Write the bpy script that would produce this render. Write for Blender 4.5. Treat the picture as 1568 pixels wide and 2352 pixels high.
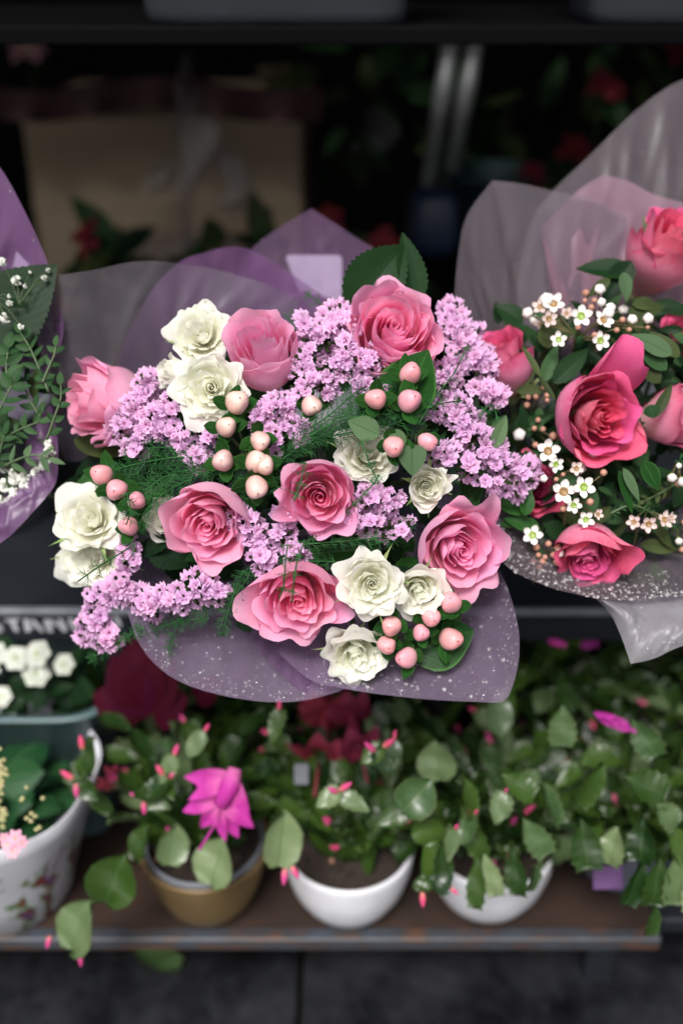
import bpy, math, random
import numpy as np
from mathutils import Vector, Matrix, noise
R_ = math.radians
PI = math.pi
sc = bpy.context.scene
for o in list(bpy.data.objects):
    bpy.data.objects.remove(o)
COL = sc.collection

# ------------------------------------------------------------ camera, light
PITCH = 30.0
FPX = 2287.0                       # focal length in pixels of a 1568 x 2352 frame
CAM = Vector((0, 0, 1.0))
cd = bpy.data.cameras.new('camera')
cam = bpy.data.objects.new('camera', cd)
COL.objects.link(cam)
sc.camera = cam
cam.location = CAM
cam.rotation_euler = (R_(90 - PITCH), 0, 0)
cd.sensor_fit = 'VERTICAL'
cd.sensor_height = 36
cd.lens = 35.0
cd.clip_start = 0.02
cd.clip_end = 60
cd.dof.use_dof = True
cd.dof.focus_distance = 0.715
cd.dof.aperture_fstop = 1.9

w = bpy.data.worlds.new('World')
sc.world = w
w.use_nodes = True
nt = w.node_tree
bg = nt.nodes['Background']
sky = nt.nodes.new('ShaderNodeTexSky')
sky.sky_type = 'NISHITA'
sky.sun_disc = False
sky.sun_elevation = R_(56)
sky.sun_rotation = R_(196)
sky.dust_density = 6
sky.air_density = 1.0
hs = nt.nodes.new('ShaderNodeHueSaturation')
hs.inputs['Saturation'].default_value = 0.42
nt.links.new(sky.outputs[0], hs.inputs['Color'])
nt.links.new(hs.outputs[0], bg.inputs[0])
bg.inputs[1].default_value = 0.11

sd = bpy.data.lights.new('sun', 'SUN')
sd.energy = 2.1
sd.angle = R_(18)
sd.color = (1.0, 0.98, 0.955)
sun = bpy.data.objects.new('sun', sd)
COL.objects.link(sun)
sdir = Vector((-0.16, -0.54, 0.83)).normalized()      # towards the sun
sun.rotation_euler = sdir.to_track_quat('Z', 'Y').to_euler()
sun.location = (0, -2, 4)
sc.view_settings.view_transform = 'Standard'
sc.view_settings.look = 'None'
sc.view_settings.exposure = 0.72
sc.view_settings.gamma = 1
sc.render.engine = 'CYCLES'
sc.cycles.max_bounces = 10
sc.cycles.diffuse_bounces = 7
sc.cycles.transparent_max_bounces = 24
sc.cycles.transmission_bounces = 6

# ------------------------------------------------------------ helpers
RIGHT = Vector((1, 0, 0))
UP = Vector((0, math.sin(R_(PITCH)), math.cos(R_(PITCH))))
FWD = Vector((0, math.cos(R_(PITCH)), -math.sin(R_(PITCH))))

def P(x, y, d):
    """world point that sits at a given place of the photo and depth d"""
    return CAM + FWD * d + RIGHT * ((x - 784) * d / FPX) - UP * ((y - 1176) * d / FPX)

def onY(x, y, Y):
    a = FWD + RIGHT * ((x - 784) / FPX) - UP * ((y - 1176) / FPX)
    return CAM + a * (Y / a.y)

def onZ(x, y, z):
    a = FWD + RIGHT * ((x - 784) / FPX) - UP * ((y - 1176) / FPX)
    return CAM + a * ((z - CAM.z) / a.z)

def sdirv(a, b, c):
    """direction from (right, up, towards the lens)"""
    return (RIGHT * a + UP * b - FWD * c).normalized()

def frame(n):
    """rotation whose Z is n and whose X is as close to world right as possible"""
    n = n.normalized()
    x = (RIGHT - n * RIGHT.dot(n))
    if x.length < 1e-3:
        x = UP.copy()
    x.normalize()
    y = n.cross(x)
    return Matrix((x, y, n)).transposed()

def tag(o, label=None, cat=None, group=None, kind=None):
    if label: o['label'] = label
    if cat: o['category'] = cat
    if group: o['group'] = group
    if kind: o['kind'] = kind
    return o

def empty(name, loc, label=None, cat=None, group=None, rot=None):
    o = bpy.data.objects.new(name, None)
    COL.objects.link(o)
    o.empty_display_size = 0.01
    M = Matrix.Translation(loc)
    if rot is not None:
        M = M @ rot.to_4x4()
    o.matrix_world = M
    o['_M'] = 0
    del o['_M']
    MW[o.name] = M
    return tag(o, label, cat, group)
MW = {}

def mesh(name, V, F, mats, uv=None, mi=None, smooth=True):
    me = bpy.data.meshes.new(name)
    me.from_pydata([tuple(v) for v in V], [], F)
    if not isinstance(mats, (list, tuple)):
        mats = [mats]
    for m in mats:
        me.materials.append(m)
    if mi is not None:
        me.polygons.foreach_set('material_index', mi)
    if smooth:
        me.polygons.foreach_set('use_smooth', [True] * len(me.polygons))
    if uv is not None:
        l = me.uv_layers.new(name='UVMap')
        idx = np.zeros(len(me.loops), dtype=np.int32)
        me.loops.foreach_get('vertex_index', idx)
        arr = np.array(uv, dtype=np.float32)[idx]
        l.data.foreach_set('uv', arr.ravel())
    me.update()
    return me

def link(name, me, parent=None, M=None):
    o = bpy.data.objects.new(name, me)
    COL.objects.link(o)
    if parent is not None:
        o.parent = parent
    if M is not None:
        o.matrix_basis = M
    return o

def part(name, V, F, mats, parent, world=True, **k):
    """a mesh in world coordinates hung under its thing"""
    if world and parent is not None:
        Mi = MW[parent.name].inverted()
        V = [Mi @ Vector(v) for v in V]
    o = link(name, mesh(name, V, F, mats, **k), parent)
    if parent is not None and parent.name in MW:
        MW[o.name] = MW[parent.name]
    return o

def solo(name, V, F, mats, label=None, cat=None, group=None, kind=None, **k):
    """a thing that is one mesh, its origin at its lowest point"""
    V = [Vector(v) for v in V]
    c = sum(V, Vector()) / len(V)
    c.z = min(v.z for v in V)
    o = link(name, mesh(name, [v - c for v in V], F, mats, **k))
    o.location = c
    MW[o.name] = Matrix.Translation(c)
    return tag(o, label, cat, group, kind)

class MB:
    def __init__(s):
        s.V = []; s.F = []; s.UV = []; s.mi = []
    def add(s, V, F, uv=None, m=0):
        n = len(s.V)
        s.V += [Vector(v) for v in V]
        s.F += [tuple(i + n for i in f) for f in F]
        s.UV += list(uv) if uv is not None else [(0.5, 0.5)] * len(V)
        s.mi += [m] * len(F)
    def box(s, c, h, rot=None, m=0, bev=0.0):
        c = Vector(c)
        V = []
        bx = [(-1, -1), (1, -1), (1, 1), (-1, 1)]
        b = bev
        if b <= 0:
            for z in (-1, 1):
                for x, y in bx:
                    V.append(Vector((x * h[0], y * h[1], z * h[2])))
            F = [(0, 3, 2, 1), (4, 5, 6, 7), (0, 1, 5, 4), (1, 2, 6, 5), (2, 3, 7, 6), (3, 0, 4, 7)]
        else:
            F = []
            rings = [(-1, -b), (-1, 0), (1, 0), (1, -b)]
            for zi, (z, k) in enumerate(rings):
                for x, y in bx:
                    ins = b if k else 0
                    zz = z * h[2] if k else z * (h[2] - b)
                    X = x * (h[0] - ins); Y = y * (h[1] - ins)
                    if k:
                        V.append(Vector((X, Y, zz))); V.append(Vector((X, Y, zz)))
                    else:
                        # chamfer the vertical edges too
                        if (x, y) in ((-1, -1), (1, 1)):
                            V.append(Vector((X, Y - y * b, zz))); V.append(Vector((X - x * b, Y, zz)))
                        else:
                            V.append(Vector((X - x * b, Y, zz))); V.append(Vector((X, Y - y * b, zz)))
            for r in range(3):
                for i in range(8):
                    j = (i + 1) % 8
                    F.append((r * 8 + i, r * 8 + j, r * 8 + 8 + j, r * 8 + 8 + i))
            F.append(tuple(reversed(range(0, 8)))); F.append(tuple(range(24, 32)))
        if rot is not None:
            V = [rot @ v for v in V]
        s.add([v + c for v in V], F, m=m)
    def tube(s, pts, r, n=6, m=0, cap=True):
        pts = [Vector(p) for p in pts]
        k = len(pts)
        if not isinstance(r, (list, tuple)): r = [r] * k
        base = len(s.V)
        t = (pts[1] - pts[0]).normalized()
        a = t.orthogonal().normalized()
        for i, p in enumerate(pts):
            if 0 < i < k - 1: t = (pts[i + 1] - pts[i - 1])
            elif i == 0: t = pts[1] - pts[0]
            else: t = pts[-1] - pts[-2]
            if t.length < 1e-9: t = Vector((0, 0, 1))
            t.normalize()
            a = (a - t * a.dot(t))
            if a.length < 1e-6: a = t.orthogonal()
            a.normalize()
            b = t.cross(a)
            for j in range(n):
                q = 2 * PI * j / n
                s.V.append(p + (a * math.cos(q) + b * math.sin(q)) * r[i])
                s.UV.append((j / n, i / max(1, k - 1)))
        for i in range(k - 1):
            for j in range(n):
                j2 = (j + 1) % n
                s.F.append((base + i * n + j, base + i * n + j2, base + (i + 1) * n + j2, base + (i + 1) * n + j))
                s.mi.append(m)
        if cap:
            s.F.append(tuple(base + j for j in reversed(range(n)))); s.mi.append(m)
            s.F.append(tuple(base + (k - 1) * n + j for j in range(n))); s.mi.append(m)
    def lathe(s, prof, c=(0, 0, 0), rot=None, n=24, m=0, sx=1, sy=1, wob=None):
        c = Vector(c)
        base = len(s.V)
        for i, (r, z) in enumerate(prof):
            for j in range(n):
                q = 2 * PI * j / n
                rr = r * (wob(q, z) if wob else 1)
                v = Vector((math.cos(q) * rr * sx, math.sin(q) * rr * sy, z))
                if rot is not None: v = rot @ v
                s.V.append(v + c)
                s.UV.append((j / n, i / (len(prof) - 1)))
        for i in range(len(prof) - 1):
            for j in range(n):
                j2 = (j + 1) % n
                s.F.append((base + i * n + j, base + i * n + j2, base + (i + 1) * n + j2, base + (i + 1) * n + j))
                s.mi.append(m)
    def part(s, name, mats, parent, world=True, **k):
        return part(name, s.V, s.F, mats, parent, world, uv=s.UV, mi=s.mi, **k)
    def solo(s, name, mats, label=None, cat=None, group=None, kind=None, **k):
        return solo(name, s.V, s.F, mats, label, cat, group, kind, uv=s.UV, mi=s.mi, **k)

def grid_faces(nu, nv, off=0):
    """nu columns by nv rows of vertices, row-major"""
    F = []
    for i in range(nv - 1):
        for j in range(nu - 1):
            a = off + i * nu + j
            F.append((a, a + 1, a + nu + 1, a + nu))
    return F

def catmull(pts, n):
    pts = [Vector(p) for p in pts]
    if len(pts) == 2:
        return [pts[0].lerp(pts[1], i / (n - 1)) for i in range(n)]
    seg = [0.0]
    for a, b in zip(pts, pts[1:]):
        seg.append(seg[-1] + max(1e-6, (b - a).length))
    out = []
    for i in range(n):
        t = seg[-1] * i / (n - 1)
        k = 0
        while k < len(pts) - 2 and seg[k + 1] < t: k += 1
        u = (t - seg[k]) / (seg[k + 1] - seg[k])
        p0 = pts[max(0, k - 1)]; p1 = pts[k]; p2 = pts[k + 1]; p3 = pts[min(len(pts) - 1, k + 2)]
        out.append(0.5 * ((2 * p1) + (p2 - p0) * u + (2 * p0 - 5 * p1 + 4 * p2 - p3) * u * u + (3 * p1 - p0 - 3 * p2 + p3) * u ** 3))
    return out

# ------------------------------------------------------------ materials
def newmat(name):
    m = bpy.data.materials.new(name)
    m.use_nodes = True
    return m, m.node_tree, m.node_tree.nodes['Principled BSDF']

def ramp(nt, fac, stops):
    r = nt.nodes.new('ShaderNodeValToRGB')
    e = r.color_ramp.elements
    while len(e) < len(stops): e.new(0.5)
    for i, (p, c) in enumerate(stops):
        e[i].position = p
        e[i].color = (*c, 1)
    nt.links.new(fac, r.inputs[0])
    return r.outputs[0]

def noise_tex(nt, scale, detail=4, coord='Object', vec_scale=None, rough=0.55):
    tc = nt.nodes.new('ShaderNodeTexCoord')
    n = nt.nodes.new('ShaderNodeTexNoise')
    n.inputs['Scale'].default_value = scale
    n.inputs['Detail'].default_value = detail
    n.inputs['Roughness'].default_value = rough
    src = tc.outputs[coord]
    if vec_scale:
        mp = nt.nodes.new('ShaderNodeMapping')
        mp.inputs['Scale'].default_value = vec_scale
        nt.links.new(src, mp.inputs[0])
        src = mp.outputs[0]
    nt.links.new(src, n.inputs['Vector'])
    return n.outputs['Fac']

def mixc(nt, fac, a, b, mode='MIX'):
    m = nt.nodes.new('ShaderNodeMix')
    m.data_type = 'RGBA'
    m.blend_type = mode
    for sock, v in ((m.inputs['Factor'], fac), (m.inputs[6], a), (m.inputs[7], b)):
        if isinstance(v, (int, float)): sock.default_value = v
        elif isinstance(v, tuple): sock.default_value = (*v, 1)
        else: nt.links.new(v, sock)
    return m.outputs[2]

def math_n(nt, op, a, b=None, clamp=False):
    m = nt.nodes.new('ShaderNodeMath')
    m.operation = op
    m.use_clamp = clamp
    for i, v in enumerate((a, b)):
        if v is None: continue
        if isinstance(v, (int, float)): m.inputs[i].default_value = v
        else: nt.links.new(v, m.inputs[i])
    return m.outputs[0]

def bump(nt, b, h, strength=0.3, dist=0.001):
    bn = nt.nodes.new('ShaderNodeBump')
    bn.inputs['Strength'].default_value = strength
    bn.inputs['Distance'].default_value = dist
    nt.links.new(h, bn.inputs['Height'])
    nt.links.new(bn.outputs[0], b.inputs['Normal'])
    return bn

def add_translucent(nt, b, col, fac):
    out = nt.nodes['Material Output']
    tr = nt.nodes.new('ShaderNodeBsdfTranslucent')
    if isinstance(col, tuple): tr.inputs[0].default_value = (*col, 1)
    else: nt.links.new(col, tr.inputs[0])
    mx = nt.nodes.new('ShaderNodeMixShader')
    mx.inputs[0].default_value = fac
    nt.links.new(b.outputs[0], mx.inputs[1])
    nt.links.new(tr.outputs[0], mx.inputs[2])
    nt.links.new(mx.outputs[0], out.inputs[0])

def petal_mat(name, base, mid, rim, vein, trans=0.3, rough=0.55, blot=None, back=None):
    """colour runs along the petal: uv.y is 0 at the base, 1 at the rim; back = colours of the outer face"""
    m, nt, b = newmat(name)
    uv = nt.nodes.new('ShaderNodeUVMap')
    sp = nt.nodes.new('ShaderNodeSeparateXYZ')
    nt.links.new(uv.outputs[0], sp.inputs[0])
    oi = nt.nodes.new('ShaderNodeObjectInfo')
    nz = noise_tex(nt, 3.0, 3, 'UV', (1.2, 1.2, 1))
    v = math_n(nt, 'ADD', sp.outputs[1], math_n(nt, 'MULTIPLY', math_n(nt, 'SUBTRACT', nz, 0.5), 0.30))
    vn = noise_tex(nt, 4.0, 5, 'UV', (22, 1.2, 1), 0.6)
    vf = math_n(nt, 'MULTIPLY', math_n(nt, 'SUBTRACT', vn, 0.42, True), 1.7, True)
    c = mixc(nt, vf, ramp(nt, v, [(0.05, base), (0.55, mid), (0.97, rim)]), vein)
    if back:
        c2 = mixc(nt, vf, ramp(nt, v, [(0.05, back[0]), (0.60, back[1]), (1.0, back[2])]), back[3])
        ge = nt.nodes.new('ShaderNodeNewGeometry')
        c = mixc(nt, ge.outputs['Backfacing'], c2, c)
    if blot:
        bn_ = noise_tex(nt, 5.0, 4, 'UV', (2.0, 2.0, 1))
        bf = math_n(nt, 'MULTIPLY', math_n(nt, 'SUBTRACT', bn_, 0.60, True), 3.5, True)
        edge = math_n(nt, 'MULTIPLY', math_n(nt, 'SUBTRACT', sp.outputs[1], 0.86, True), 5.0, True)
        c = mixc(nt, math_n(nt, 'MULTIPLY', bf, edge), c, blot)
    h = nt.nodes.new('ShaderNodeHueSaturation')
    nt.links.new(math_n(nt, 'ADD', math_n(nt, 'MULTIPLY', oi.outputs['Random'], 0.03), 0.487), h.inputs['Hue'])
    nt.links.new(math_n(nt, 'ADD', math_n(nt, 'MULTIPLY', oi.outputs['Random'], 0.10), 0.93), h.inputs['Value'])
    nt.links.new(c, h.inputs['Color'])
    nt.links.new(h.outputs[0], b.inputs['Base Color'])
    b.inputs['Roughness'].default_value = rough
    b.inputs['Specular IOR Level'].default_value = 0.22
    bump(nt, b, vn, 0.5, 0.0009)
    add_translucent(nt, b, h.outputs[0], trans)
    return m

def soften(keys, wt, sc_, rad=(1.0, 0.5, 0.4)):
    for k in keys:
        b = M[k].node_tree.nodes['Principled BSDF']
        b.inputs['Subsurface Weight'].default_value = wt
        b.inputs['Subsurface Radius'].default_value = rad
        b.inputs['Subsurface Scale'].default_value = sc_

def leaf_mat(name, c1, c2, vein=(0.12, 0.2, 0.06), rough=0.45, trans=0.18, spec=0.07, rand=0.5, veins=9.0, edge=None):
    m, nt, b = newmat(name)
    uv = nt.nodes.new('ShaderNodeUVMap')
    sp = nt.nodes.new('ShaderNodeSeparateXYZ')
    nt.links.new(uv.outputs[0], sp.inputs[0])
    oi = nt.nodes.new('ShaderNodeObjectInfo')
    nz = noise_tex(nt, 60.0, 4, 'Object')
    f = math_n(nt, 'ADD', math_n(nt, 'MULTIPLY', nz, 1 - rand), math_n(nt, 'MULTIPLY', oi.outputs['Random'], rand), True)
    c = ramp(nt, f, [(0.15, c1), (0.8, c2)])
    au = math_n(nt, 'ABSOLUTE', math_n(nt, 'SUBTRACT', sp.outputs[0], 0.5))
    mid = math_n(nt, 'SUBTRACT', 1.0, math_n(nt, 'MULTIPLY', au, 22.0), True)
    sv = math_n(nt, 'SINE', math_n(nt, 'MULTIPLY', math_n(nt, 'SUBTRACT', sp.outputs[1], math_n(nt, 'MULTIPLY', au, 0.9)), veins * 2 * PI))
    sv = math_n(nt, 'MULTIPLY', math_n(nt, 'SUBTRACT', sv, 0.86, True), 4.0, True)
    vf = math_n(nt, 'MAXIMUM', math_n(nt, 'MULTIPLY', mid, 0.8), math_n(nt, 'MULTIPLY', sv, 0.4))
    c = mixc(nt, vf, c, vein)
    if edge:
        ef = math_n(nt, 'MULTIPLY', math_n(nt, 'SUBTRACT', au, 0.44, True), 16.0, True)
        c = mixc(nt, ef, c, edge)
    nt.links.new(c, b.inputs['Base Color'])
    b.inputs['Roughness'].default_value = rough
    b.inputs['Specular IOR Level'].default_value = spec
    bump(nt, b, math_n(nt, 'ADD', math_n(nt, 'MULTIPLY', vf, -1.0), nz), 0.4, 0.0008)
    add_translucent(nt, b, c, trans)
    return m

def plain(name, c, c2=None, rough=0.5, scale=30, metal=0, spec=0.5, bmp=0.0, trans=None, coat=0, coord='Object', vs=None):
    m, nt, b = newmat(name)
    c2 = c2 or tuple(x * 0.8 for x in c)
    nz = noise_tex(nt, scale, 5, coord, vs)
    col = ramp(nt, nz, [(0.3, c2), (0.7, c)])
    nt.links.new(col, b.inputs['Base Color'])
    b.inputs['Roughness'].default_value = rough
    b.inputs['Metallic'].default_value = metal
    b.inputs['Specular IOR Level'].default_value = spec
    b.inputs['Coat Weight'].default_value = coat
    if bmp: bump(nt, b, nz, bmp, 0.002)
    if trans: add_translucent(nt, b, c, trans)
    return m

def film_mat(name, col, alpha, rough=0.3, trans=0.35, tint=(0.9, 0.85, 0.95)):
    """frosted wrapping film: part clear, part milky"""
    m, nt, b = newmat(name)
    out = nt.nodes['Material Output']
    nz = noise_tex(nt, 7.0, 3, 'UV')
    fine = noise_tex(nt, 420.0, 2, 'Object')
    b.inputs['Base Color'].default_value = (*col, 1)
    b.inputs['Roughness'].default_value = rough
    b.inputs['Specular IOR Level'].default_value = 0.5
    bump(nt, b, fine, 0.12, 0.0004)
    tl = nt.nodes.new('ShaderNodeBsdfTranslucent'); tl.inputs[0].default_value = (*col, 1)
    m1 = nt.nodes.new('ShaderNodeMixShader'); m1.inputs[0].default_value = trans
    nt.links.new(b.outputs[0], m1.inputs[1]); nt.links.new(tl.outputs[0], m1.inputs[2])
    tp = nt.nodes.new('ShaderNodeBsdfTransparent'); tp.inputs[0].default_value = (*tint, 1)
    m2 = nt.nodes.new('ShaderNodeMixShader')
    a = math_n(nt, 'ADD', alpha - 0.06, math_n(nt, 'MULTIPLY', nz, 0.12), True)
    nt.links.new(a, m2.inputs[0])
    nt.links.new(tp.outputs[0], m2.inputs[1]); nt.links.new(m1.outputs[0], m2.inputs[2])
    nt.links.new(m2.outputs[0], out.inputs[0])
    return m

M = {}
# pink rose: (inside of the petal, back of the petal)
PI_ = ((0.98, 0.56, 0.60), (0.985, 0.33, 0.53), (0.985, 0.50, 0.70), (0.96, 0.46, 0.70))
BR_ = (0.62, 0.38, 0.30)
M['pink'] = petal_mat('pink rose petal', *PI_, 0.54, blot=BR_, back=((0.92, 0.70, 0.68), (0.95, 0.50, 0.72), (0.97, 0.40, 0.65), (0.94, 0.60, 0.78)))
M['pale'] = petal_mat('pink rose petal with pale back', *PI_, 0.54, blot=BR_, back=((0.88, 0.74, 0.70), (0.90, 0.60, 0.77), (0.96, 0.46, 0.68), (0.90, 0.70, 0.83)))
M['hot'] = petal_mat('deep pink rose petal', (0.76, 0.11, 0.25), (0.76, 0.078, 0.225), (0.78, 0.105, 0.275), (0.82, 0.20, 0.40), 0.38, blot=(0.35, 0.03, 0.06), back=((0.80, 0.56, 0.48), (0.72, 0.26, 0.42), (0.78, 0.12, 0.27), (0.80, 0.42, 0.54)))
M['white'] = petal_mat('cream rose petal', (0.96, 0.94, 0.72), (0.965, 0.955, 0.84), (0.97, 0.97, 0.90), (0.96, 0.955, 0.87), 0.58, blot=(0.75, 0.62, 0.40), back=((0.88, 0.91, 0.68), (0.95, 0.95, 0.86), (0.97, 0.97, 0.90), (0.94, 0.94, 0.85)))
M['statice'] = petal_mat('statice papery lilac', (0.36, 0.10, 0.20), (0.82, 0.45, 0.76), (0.83, 0.57, 0.82), (0.84, 0.40, 0.68), 0.42, 0.7)
M['sepal'] = leaf_mat('sepal green', (0.16, 0.27, 0.08), (0.38, 0.48, 0.2), (0.4, 0.5, 0.25), 0.55, 0.2)
M['stem'] = plain('stem green', (0.10, 0.17, 0.05), (0.05, 0.10, 0.03), 0.5, 80)
M['twig'] = plain('brown twig', (0.16, 0.11, 0.05), (0.07, 0.09, 0.03), 0.6, 120)
M['fern'] = plain('asparagus fern green', (0.07, 0.26, 0.07), (0.02, 0.10, 0.03), 0.5, 90, spec=0.15, trans=0.12)
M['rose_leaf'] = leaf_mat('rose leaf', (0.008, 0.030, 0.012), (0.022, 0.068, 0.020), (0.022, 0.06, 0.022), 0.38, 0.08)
M['glossy_leaf'] = leaf_mat('glossy leaf', (0.014, 0.066, 0.014), (0.036, 0.14, 0.026), (0.07, 0.2, 0.05), 0.28, 0.12, edge=(0.10, 0.26, 0.06))
M['grey_leaf'] = leaf_mat('grey green leaf', (0.10, 0.19, 0.09), (0.18, 0.29, 0.14), (0.07, 0.15, 0.06), 0.6, 0.25)
M['pist_leaf'] = leaf_mat('pistacia leaf', (0.018, 0.058, 0.020), (0.06, 0.135, 0.05), (0.07, 0.14, 0.055), 0.42, 0.10)
M['olive_leaf'] = leaf_mat('olive leaf', (0.022, 0.038, 0.012), (0.085, 0.115, 0.04), (0.075, 0.105, 0.04), 0.45, 0.10)
M['berry'] = petal_mat('hypericum berry', (0.58, 0.40, 0.28), (0.78, 0.46, 0.42), (0.80, 0.54, 0.49), (0.76, 0.46, 0.44), 0.10, 0.25)
M['berry_dark'] = petal_mat('rosy hypericum berry', (0.76, 0.52, 0.44), (0.84, 0.40, 0.44), (0.80, 0.28, 0.33), (0.84, 0.42, 0.46), 0.10, 0.25)
for k in ('berry', 'berry_dark'):
    b_ = M[k].node_tree.nodes['Principled BSDF']
    b_.inputs['Specular IOR Level'].default_value = 0.5
    b_.inputs['Coat Weight'].default_value = 0.25
    b_.inputs['Coat Roughness'].default_value = 0.15
M['berry_tip'] = plain('berry tip', (0.25, 0.09, 0.05), None, 0.6)
M['wax_petal'] = plain('waxflower petal', (0.85, 0.83, 0.79), (0.74, 0.68, 0.65), 0.5, 200, trans=0.25)
M['wax_old'] = plain('faded waxflower petal', (0.72, 0.60, 0.56), (0.6, 0.42, 0.4), 0.55, 200, trans=0.25)
M['wax_green'] = plain('waxflower cup green', (0.32, 0.42, 0.08), (0.18, 0.28, 0.05), 0.35, 200)
M['wax_brown'] = plain('waxflower cup brown', (0.38, 0.20, 0.08), (0.2, 0.14, 0.05), 0.4, 200)
M['wax_bud'] = plain('waxflower bud', (0.50, 0.25, 0.19), (0.30, 0.15, 0.09), 0.45, 150)
M['gyp'] = plain('gypsophila white', (0.84, 0.84, 0.80), (0.7, 0.72, 0.66), 0.6, 150, trans=0.25)
M['film_lilac'] = film_mat('lilac wrapping film', (0.194, 0.115, 0.216), 0.50)
M['film_grey'] = film_mat('greyish lilac wrapping film', (0.180, 0.158, 0.187), 0.42)
M['film_purple'] = film_mat('purple wrapping film', (0.223, 0.108, 0.252), 0.60)
M['film_low'] = film_mat('lilac film underside', (0.31, 0.235, 0.35), 0.45)
M['film_rose'] = film_mat('clear pinkish wrapping film', (0.215, 0.18, 0.205), 0.42)
M['film_pink'] = film_mat('pink wrapping film', (0.341, 0.198, 0.260), 0.60)
M['film_pale'] = film_mat('pale grey wrapping film', (0.360, 0.345, 0.375), 0.66)
m, nt_, b = newmat('water drop')
b.inputs['Base Color'].default_value = (1, 1, 1, 1)
b.inputs['Roughness'].default_value = 0.02
b.inputs['IOR'].default_value = 1.33
b.inputs['Transmission Weight'].default_value = 0.85
out_ = nt_.nodes['Material Output']
tp_ = nt_.nodes.new('ShaderNodeBsdfTransparent')
mx_ = nt_.nodes.new('ShaderNodeMixShader'); mx_.inputs[0].default_value = 0.8
nt_.links.new(tp_.outputs[0], mx_.inputs[1]); nt_.links.new(b.outputs[0], mx_.inputs[2]); nt_.links.new(mx_.outputs[0], out_.inputs[0])
M['water'] = m
M['label_paper'] = plain('label paper', (0.80, 0.78, 0.84), (0.74, 0.72, 0.8), 0.5, 20)

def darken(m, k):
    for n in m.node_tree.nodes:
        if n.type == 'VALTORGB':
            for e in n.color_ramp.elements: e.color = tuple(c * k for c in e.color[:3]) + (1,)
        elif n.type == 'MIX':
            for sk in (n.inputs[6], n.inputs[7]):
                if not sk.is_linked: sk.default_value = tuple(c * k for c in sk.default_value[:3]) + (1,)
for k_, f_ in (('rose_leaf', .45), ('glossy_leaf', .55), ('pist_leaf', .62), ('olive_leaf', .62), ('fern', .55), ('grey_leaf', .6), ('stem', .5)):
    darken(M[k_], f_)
# ------------------------------------------------------------ roses
def petal_geo(R, H, A, flare, az, rg, spiral=0.12, nu=15, nv=13, ruf=0.02, point=0.0, bulge=0.06, drop=0.22, vc=0.72, z0=0.0, tiltback=0.0):
    ph = rg.uniform(0, 6.28); ph2 = rg.uniform(0, 6.28); kf = rg.uniform(2.2, 4.0)
    sgn = 1
    V = []; UV = []
    for i in range(nv):
        v0 = i / (nv - 1)
        for j in range(nu):
            u = -1 + 2 * j / (nu - 1)
            v = v0 * (1 - drop * abs(u) ** 4.5 + point * max(0, 1 - abs(u) * 3))
            cup = math.sin(PI / 2 * min(1, v * 1.3))
            r = R * (0.14 + 0.86 * cup) * (1 + bulge * math.sin(PI * min(1, v)))
            t = max(0.0, (v0 - vc) / (1 - vc)) * 0.35 + 0.65 * max(0.0, (v - vc) / (1 - vc))
            fl = flare * (0.8 + 0.25 * abs(u) ** 2 + 0.3 * math.sin(kf * u * 1.3 + ph))
            ca = min(2.6, 2.6 * t * abs(fl) * 2.0)          # the rim rolls outward on an arc
            r += R * spiral * u * sgn
            cr = 1 - 0.8 * abs(u) ** 6
            out = fl * t ** 1.6 * cr
            z = H * v
            z -= abs(fl) * 0.55 * t * t * t * cr
            r += out
            r += tiltback * v * v
            bk = noise.noise(Vector((u * 1.9 + ph, v0 * 2.6 + ph2, az))) * 0.055 * R ** 0.5 * v0 * (0.4 if R < 0.12 else 1)
            r += bk
            rr = ruf * t * (math.sin(u * 5 + ph) + 0.45 * math.sin(u * 12 + ph2))
            r += rr
            z += rr * 0.7 + ruf * 0.8 * t * math.sin(u * 9 + ph2)
            w = A * (0.72 + 0.28 * math.sin(PI * min(1.0, v0 * 0.9))) * math.sqrt(1 - (0.62 * max(0.0, (v0 - 0.55) / 0.45)) ** 2)
            a = az + u * w
            V.append((r * math.cos(a), r * math.sin(a), z0 + z))
            UV.append((j / (nu - 1), v0))
    return V, grid_faces(nu, nv), UV

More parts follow.
